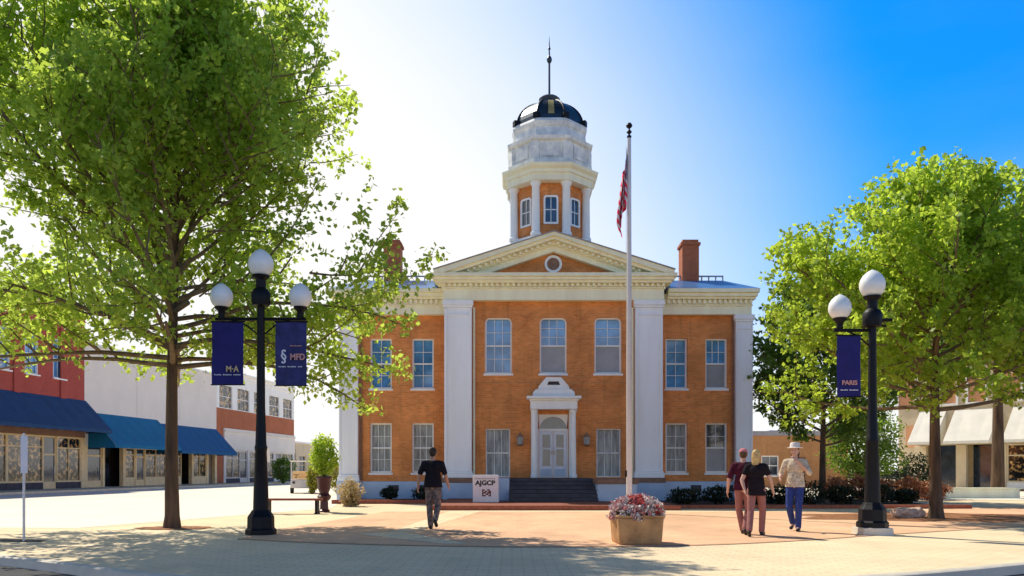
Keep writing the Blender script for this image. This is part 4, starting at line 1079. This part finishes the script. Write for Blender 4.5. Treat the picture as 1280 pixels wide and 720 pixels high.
# ------------------------------------------------------------------ flagpole and flag
fpx, fpy = (786.5-640)/1000*24.6, 24.6
ft = cz(172, fpy)
fl = empty('flagpole', 'tall pale flagpole before the right half of the courthouse', 'flagpole', (fpx, fpy, 0))
MB().lathe([(.095, .12), (.09, 1.5), (.078, 5), (.06, ft-.02)], 0, 0, 18).build('pole', M['polemetal'], fl, smooth=True)
MB().lathe([(.30, -.03), (.30, .06), (.17, .09), (.14, .16), (.105, .2)], 0, 0, 20).build('base_collar', M['steel'], fl, smooth=True)
MB().lathe([(.02, ft-.05), (.07, ft), (.07, ft+.05), (.03, ft+.07), (.03, ft+.10), (.085, ft+.17), (.03, ft+.24), (.02, ft+.27), (.09, ft+.33), (.10, ft+.37), (.06, ft+.44), (.01, ft+.46)], 0, 0, 12).build('finial', M['iron'], fl, smooth=True)
MB().tube([(-.09, -.04, 1.2), (-.10, -.04, ft-.3)], .006, 4).build('halyard', M['polemetal'], fl)
MB().box(-.13, -.06, -.05, .0, 1.1, 1.3).build('cleat', M['iron'], fl)
fz1 = cz(184, fpy); fz0 = cz(298, fpy)
m, nt, b = new_mat('stars_and_stripes_cloth')
at = N(nt, 'ShaderNodeAttribute'); at.attribute_name = 'uvw'; sp = N(nt, 'ShaderNodeSeparateXYZ'); nt.links.new(at.outputs['Vector'], sp.inputs[0])
mu = N(nt, 'ShaderNodeMath', operation='MULTIPLY'); mu.inputs[1].default_value = 6.5; nt.links.new(sp.outputs[1], mu.inputs[0])
fc = N(nt, 'ShaderNodeMath', operation='FRACT'); nt.links.new(mu.outputs[0], fc.inputs[0])
lt = N(nt, 'ShaderNodeMath', operation='LESS_THAN'); lt.inputs[1].default_value = .5; nt.links.new(fc.outputs[0], lt.inputs[0])
mx = N(nt, 'ShaderNodeMix', data_type='RGBA'); mx.inputs[6].default_value = (.62, .56, .60, 1); mx.inputs[7].default_value = (.80, .02, .06, 1); nt.links.new(lt.outputs[0], mx.inputs[0])
u1 = N(nt, 'ShaderNodeMath', operation='LESS_THAN'); u1.inputs[1].default_value = .46; nt.links.new(sp.outputs[0], u1.inputs[0])
v1 = N(nt, 'ShaderNodeMath', operation='GREATER_THAN'); v1.inputs[1].default_value = .46; nt.links.new(sp.outputs[1], v1.inputs[0])
an = N(nt, 'ShaderNodeMath', operation='MULTIPLY'); nt.links.new(u1.outputs[0], an.inputs[0]); nt.links.new(v1.outputs[0], an.inputs[1])
# stars as small dots in the canton
vm = N(nt, 'ShaderNodeVectorMath', operation='MULTIPLY'); vm.inputs[1].default_value = (27, 17, 1); nt.links.new(at.outputs['Vector'], vm.inputs[0])
vf = N(nt, 'ShaderNodeVectorMath', operation='FRACTION'); nt.links.new(vm.outputs[0], vf.inputs[0])
vd = N(nt, 'ShaderNodeVectorMath', operation='DISTANCE'); vd.inputs[1].default_value = (.5, .5, 0); nt.links.new(vf.outputs[0], vd.inputs[0])
sl_ = N(nt, 'ShaderNodeMath', operation='LESS_THAN'); sl_.inputs[1].default_value = .26; nt.links.new(vd.outputs['Value'], sl_.inputs[0])
mc = N(nt, 'ShaderNodeMix', data_type='RGBA'); mc.inputs[6].default_value = (.02, .04, .16, 1); mc.inputs[7].default_value = (.7, .7, .75, 1); nt.links.new(sl_.outputs[0], mc.inputs[0])
m2 = N(nt, 'ShaderNodeMix', data_type='RGBA'); nt.links.new(an.outputs[0], m2.inputs[0]); nt.links.new(mx.outputs[2], m2.inputs[6]); nt.links.new(mc.outputs[2], m2.inputs[7])
nt.links.new(m2.outputs[2], b.inputs['Base Color']); b.inputs['Roughness'].default_value = .8
M['flag'] = m
# limp flag: hoist on the pole, the fly droops and gathers into folds
vs = []; uv = []; nu, nv = 60, 44; hoist = 1.75
for i in range(nu+1):
    for j in range(nv+1):
        u = i/nu; v = j/nv
        Lf = fz1-fz0; z = fz1-(1-v)*1.55-u*(Lf-1.55)*(1-.10*v)
        s_ = (fz1-z)/Lf; W = .03+.34*min(s_/.75, 1)**.8*(1 if s_ < .85 else 1-3.2*(s_-.85))
        x = -.07-W*(u*.85+.12*math.sin(u*17+v*2)+.08*math.sin(u*31+z*3))
        y = -.02+.11*math.cos(u*17+v*1.5+.5)*min(1, u*2.5)
        vs.append((x, y, z)); uv.append((u, v, 0))
fs = [(i*(nv+1)+j, (i+1)*(nv+1)+j, (i+1)*(nv+1)+j+1, i*(nv+1)+j+1) for i in range(nu) for j in range(nv)]
fo = MB().add([(a+fpx, b_+fpy, c_) for a, b_, c_ in vs], fs).build('flag', M['flag'], None, smooth=True, fix=False)
at = fo.data.attributes.new('uvw', 'FLOAT_VECTOR', 'POINT'); at.data.foreach_set('vector', np.array(uv, dtype=np.float32).ravel())
tag(fo, 'limp stars and stripes flag hanging from the top of the flagpole', 'flag')

# ------------------------------------------------------------------ lamps
lamp_post('black lamp with three globes and two navy banners, in front of the largest tree', (-5.1, 16.25, 0), cz(312, 16.25), 0,
    [dict(L=-.80, z=cz(399, 16.25), banner=(-.98, -.34, cz(481, 16.25), cz(403, 16.25), 'navy'),
          text=[('M·A', .17, 'gilt', -.56, cz(462, 16.25), .9, .004), ('=', .54, 'inkwhite', -.655, cz(469, 16.25), 1, 0)]),
     dict(L=.80, z=cz(399, 16.25), banner=(.31, .94, cz(482, 16.25), cz(403, 16.25), 'navy2'),
          text=[('MFD', .17, 'inkpink', .76, cz(447, 16.25), .9, .006), ('§', .30, 'inkwhite', .48, cz(445, 16.25), 1.0, .003), ('=', .5, 'inkwhite', .63, cz(459, 16.25), 1, 0), ('=', .26, 'inkpink', .745, cz(433, 16.25), 1, 0)])])
lamp_post('black lamp on a white plinth with two globes and one navy banner', (7.32, 16.25, 0), cz(338, 16.25), 0,
    [dict(L=-.66, z=cz(413, 16.25), banner=(-.74, -.26, cz(496, 16.25), cz(420, 16.25), 'navy'),
          text=[('PARIS', .125, 'inkpink', -.49, cz(479, 16.25), 1.0, .004), ('=', .36, 'inkwhite', -.49, cz(488, 16.25), 1, 0)]),
     dict(L=.28, z=cz(400, 16.25), globe=False)], plinth=.15)

# ------------------------------------------------------------------ bench, sign, box, cart
bn = empty('bench', 'long low backless bench with dark red seat plank, right of the big lamp', 'bench', (-6.55, 24.0, 0), .02)
MB().box(-.83, .83, -.2, .2, .40, .46).build('seat', M['benchred'], bn, bevel=.01)
for x in (-.74, .70): MB().box(x-.035, x+.035, -.15, .15, .0, .399).box(x-.05, x+.05, -.19, .19, -.005, .03).build('leg', M['iron'], bn)
sp_ = empty('signpost', 'slim pale post standing at the left end of the bench', 'post', (-7.45, 24.3, 0))
MB().tube([(0, 0, -.02), (0, 0, 2.0)], .03, 8).build('post', M['steel'], sp_); MB().box(-.11, .11, -.045, -.031, 1.55, 1.98).build('sign_plate', M['signwhite'], sp_)
ss = empty('street_sign', 'narrow white sign on thin pale pole at the left edge', 'sign', (-8.92, 14.62, 0), .5)
MB().tube([(0, 0, -.02), (0, 0, 1.98)], .022, 8).build('pole', M['steel'], ss)
MB().box(-.05, .06, -.04, -.025, 1.25, 1.93).build('sign_plate', M['signwhite'], ss, bevel=.004)
bx = empty('sign_box', 'white box sign with black lettering and dark red emblem left of the steps', 'sign', (-.93, 28.6, .16))
MB().box(-.46, .46, -.25, .55, 0, .98).build('cabinet', M['signwhite'], bx, bevel=.03)
text_part('lettering', 'AJGCP', .23, M['inkblack'], bx, (-.02, -.256, .69), bold=.010, sx=1.05)
d_ = MB()
for i in range(14):
    d_.box(-.38+i*.052, -.345+i*.052, -.256, -.253, .83, .855)
d_.build('small_lettering', M['inkblack'], bx)
d_ = MB(); em = ["XX..XX.", "X.XX.XX", "XXX.XXX", "X..XX.X", "XXX..XX"]
for r_, row in enumerate(em):
    for c_, ch in enumerate(row):
        if ch == 'X': d_.box(-.13+c_*.045, -.085+c_*.045, -.256, -.253, .42-r_*.05, .468-r_*.05)
d_.build('emblem', M['inkred'], bx)
gc = empty('golf_cart', 'white golf cart parked in the side street beyond the bench', 'golf cart', (-12.1, 46.0, 0), .25)
w = MB().frus(-.6, .6, -1.1, -.35, .32, -.58, .58, -1.0, -.35, .80).box(-.6, .6, -.34, .2, .28, .36).box(-.6, .6, .21, 1.1, .32, .72)
w.build('body', M['cartwhite'], gc, bevel=.05)
MB().box(-.64, .64, -.85, 1.0, 1.80, 1.87).build('roof', M['cartwhite'], gc, bevel=.03)
for x in (-.57, .57):
    for y0, y1 in ((-.72, -.6), (.85, .95)): MB().tube([(x, y0-.12 if y0 < 0 else y0+.05, .75), (x, y1, 1.8)], .022, 6).build('roof_post', M['steel'], gc)
MB().box(-.52, .52, .3, .75, .722, .86).box(-.52, .52, .72, .82, .862, 1.25).build('seat', M['shopframe'], gc, bevel=.03)
MB().tube([(-.3, -.45, .8), (-.3, -.2, 1.05)], .018, 6).lathe([(.16, 1.04), (.16, 1.07)], -.3, -.2, 14).build('steering_wheel', M['iron'], gc)
for x in (-.42, .42): MB().lathe([(.07, -.02), (.08, .02)], 0, 0, 14, m=Matrix.Translation((x, -1.08, .62)) @ Matrix.Rotation(PI/2, 4, 'X')).build('headlight', M['glassdark'], gc)
for x in (-.52, .52):
    for y in (-.78, .75):
        m4 = Matrix.Translation((x, y, .23)) @ Matrix.Rotation(PI/2, 4, 'Y')
        wo = MB().lathe([(.10, -.08), (.21, -.09), (.235, -.05), (.235, .05), (.21, .09), (.10, .08)], 0, 0, 20, m=m4).build('wheel', M['rubber'], gc, smooth=True)
        MB().lathe([(.10, -.095), (.03, -.10), (.03, .10), (.10, .095)], 0, 0, 14, m=m4).build('rim', M['steel'], wo)
# low wall on the right
lw = MB().box(16.6, 23.5, 37.0, 37.4, -.02, .42).box(16.55, 23.55, 36.95, 37.45, .422, .50).build('low_wall', M['cream'], bevel=.02)
tag(lw, 'long low cream wall right of the right lamp, before the dark bushes', 'wall')

# ------------------------------------------------------------------ people
A_back = {-1: ((-.27, -.04, 1.14), (-.30, .05, .90)), 1: ((.27, .02, 1.14), (.29, .12, .92))}
person('person in black top and mottled grey trousers, walking away left of the steps', (-1.74, 17.6, 0), -.1, 1.80,
       {-1: leg(-1, .10, .50, .06, .075, .13, .035, .06), 1: leg(1, .07, .50, -.25, .22, .06, .10, .10)},
       {-1: ((-.29, -.05, 1.15), (-.33, .04, .92)), 1: ((.27, .03, 1.15), (.30, .16, .96))},
       M['skin'], M['clothblack'], M['clothcamo'], M['hairdark'], .75, 'short', .0, torso_w=1.02)
person('person with blond hair, black top and dusty pink trousers, hand behind the back, striding', (4.84, 15.85, 0), -.45, 1.71,
       {-1: leg(-1, -.10, .50, -.34, .13, .10, .03, .08), 1: leg(1, .20, .50, .24, .075, .13, .035, .07)},
       {-1: ((-.27, -.08, 1.13), (-.20, -.17, .93)), 1: ((.27, .05, 1.14), (.30, .16, .93))},
       M['skinlight'], M['clothblack'], M['clothmauve'], M['hairblond'], .5, 'long', -.2, torso_w=.92, lower_hem=.82)
person('person in maroon shirt and pink cap walking at the left of the blond walker', (4.70, 16.25, 0), -.35, 1.74,
       {-1: leg(-1, .12, .50, .14, .075, .13, .035, .02), 1: leg(1, .04, .50, -.20, .12, .10, .03, .04)},
       {-1: ((-.28, -.05, 1.14), (-.31, .02, .90)), 1: ((.25, .05, 1.14), (.27, .14, .92))},
       M['skinlight'], M['clothmaroon'], M['clothmauve'], M['hairbrown'], .85, 'short', 0, cap_m=M['clothpink'])
person('person in white sun hat, cream blouse and blue jeans, one hand raised to the face', (6.05, 17.1, 0), 2.6, 1.84,
       {-1: leg(-1, .12, .50, .05, .075, .13, .035, .07), 1: leg(1, .10, .50, -.16, .16, .08, .06, .08)},
       {-1: ((-.30, .10, 1.18), (-.10, .27, 1.42)), 1: ((.28, -.02, 1.15), (.25, .18, 1.08))},
       M['skinlight'], M['clothcream'], M['denim'], M['hairbrown'], 1.2, 'long', 0, hat=M['hatwhite'], torso_w=.97, lower_hem=.90)

pe = empty('potted_evergreen', 'small evergreen in a tall dark maroon pedestal pot at right end of the bench', 'potted shrub', (-5.87, 25.0, 0))
MB().lathe([(.17, -.02), (.18, .05), (.13, .09), (.12, .34), (.19, .40), (.22, .50), (.16, .55), (.14, .60), (.19, .72), (.22, 1.02), (.25, 1.07), (.24, 1.12), (.20, 1.10)], 0, 0, 20).build('pot', M['potmaroon'], pe, smooth=True)
shrub('', '', None, .40, .40, 1.38, M['leaf_b'], 97, 2600, .085, z0=1.05, parent=pe)

# ------------------------------------------------------------------ light, sky, camera
el = R(50); sun_dir = Vector((-.69*math.cos(el), .724*math.cos(el), math.sin(el)))
ld = bpy.data.lights.new('sun', 'SUN'); ld.energy = 5.0; ld.angle = R(.5); ld.color = (1, .94, .80)
lo = bpy.data.objects.new('sun', ld); C.objects.link(lo); lo.rotation_euler = sun_dir.to_track_quat('Z', 'Y').to_euler(); lo.location = (-20, 10, 30)
wd = bpy.data.worlds.new('World'); bpy.context.scene.world = wd; wd.use_nodes = True
nt = wd.node_tree; bg = nt.nodes['Background']
sk = nt.nodes.new('ShaderNodeTexSky'); sk.sky_type = 'NISHITA'; sk.sun_disc = False
sk.sun_elevation = el; sk.sun_rotation = math.atan2(-.69, .724)
sk.air_density = 1.3; sk.dust_density = .9; sk.ozone_density = 2.5
# white glow low on the left, plus a horizon band added to brighten the facade
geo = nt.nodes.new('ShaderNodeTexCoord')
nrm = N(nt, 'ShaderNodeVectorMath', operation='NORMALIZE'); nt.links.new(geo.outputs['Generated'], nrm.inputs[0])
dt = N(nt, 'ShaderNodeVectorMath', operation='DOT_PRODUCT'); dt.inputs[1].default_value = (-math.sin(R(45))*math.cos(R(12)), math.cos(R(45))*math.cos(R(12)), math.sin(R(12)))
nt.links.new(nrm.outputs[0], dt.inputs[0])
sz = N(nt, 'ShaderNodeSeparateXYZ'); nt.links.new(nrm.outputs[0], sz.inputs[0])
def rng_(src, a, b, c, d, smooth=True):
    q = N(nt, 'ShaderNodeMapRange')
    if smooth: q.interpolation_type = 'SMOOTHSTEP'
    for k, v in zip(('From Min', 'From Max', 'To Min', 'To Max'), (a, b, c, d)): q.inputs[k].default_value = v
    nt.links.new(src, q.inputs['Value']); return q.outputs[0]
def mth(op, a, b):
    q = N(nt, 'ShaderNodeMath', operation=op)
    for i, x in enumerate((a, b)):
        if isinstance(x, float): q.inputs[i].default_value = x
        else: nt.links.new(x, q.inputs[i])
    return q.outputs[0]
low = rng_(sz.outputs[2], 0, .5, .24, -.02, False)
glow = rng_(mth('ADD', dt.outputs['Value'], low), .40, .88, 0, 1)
glow = mth('MULTIPLY', glow, rng_(sz.outputs[2], .55, .78, 1, .0))  # glow cut off higher up to lower the fill on the ground
fill_band = rng_(sz.outputs[2], .02, .36, 1.0, 0)  # low band added all round to light the shaded facade
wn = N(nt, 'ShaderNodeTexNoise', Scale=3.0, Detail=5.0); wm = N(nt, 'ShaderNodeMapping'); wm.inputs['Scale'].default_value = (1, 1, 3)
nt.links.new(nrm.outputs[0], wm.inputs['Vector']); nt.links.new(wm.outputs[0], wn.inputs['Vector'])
tot = mth('ADD', mth('MAXIMUM', glow, fill_band), mth('MULTIPLY', mth('SUBTRACT', wn.outputs['Fac'], .5), .10))
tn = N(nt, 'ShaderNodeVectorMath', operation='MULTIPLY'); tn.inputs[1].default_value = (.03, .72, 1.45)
dk = N(nt, 'ShaderNodeVectorMath', operation='SCALE'); nt.links.new(sk.outputs[0], dk.inputs[0]); nt.links.new(rng_(sz.outputs[2], .50, .85, 1, .10), dk.inputs['Scale'])  # zenith dimmed to deepen shade on the ground
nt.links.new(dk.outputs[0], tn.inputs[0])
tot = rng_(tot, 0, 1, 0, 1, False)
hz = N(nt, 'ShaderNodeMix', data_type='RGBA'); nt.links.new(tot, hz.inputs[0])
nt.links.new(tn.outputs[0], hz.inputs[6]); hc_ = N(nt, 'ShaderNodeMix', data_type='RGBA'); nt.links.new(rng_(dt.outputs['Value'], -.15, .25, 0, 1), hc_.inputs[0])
hc_.inputs[6].default_value = (10.5, 9.9, 9.2, 1); hc_.inputs[7].default_value = (7.0, 6.95, 6.8, 1)  # band made brighter behind the camera as facade fill
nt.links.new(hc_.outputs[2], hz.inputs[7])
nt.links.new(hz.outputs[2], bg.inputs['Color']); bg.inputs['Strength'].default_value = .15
cam = bpy.data.cameras.new('camera'); co = bpy.data.objects.new('camera', cam); C.objects.link(co)
co.location = (0, 0, CH); co.rotation_euler = (PI/2, 0, 0)
cam.sensor_width = 36; cam.lens = 36*F/1280; cam.shift_y = (HY-360)/1280; cam.clip_end = 4000; cam.clip_start = .05
sc = bpy.context.scene; sc.camera = co
sc.view_settings.view_transform = 'Standard'; sc.view_settings.look = 'None'; sc.view_settings.exposure = 0
sc.cycles.max_bounces = 8; sc.cycles.diffuse_bounces = 4; sc.cycles.transmission_bounces = 6; sc.cycles.caustics_reflective = False; sc.cycles.caustics_refractive = False
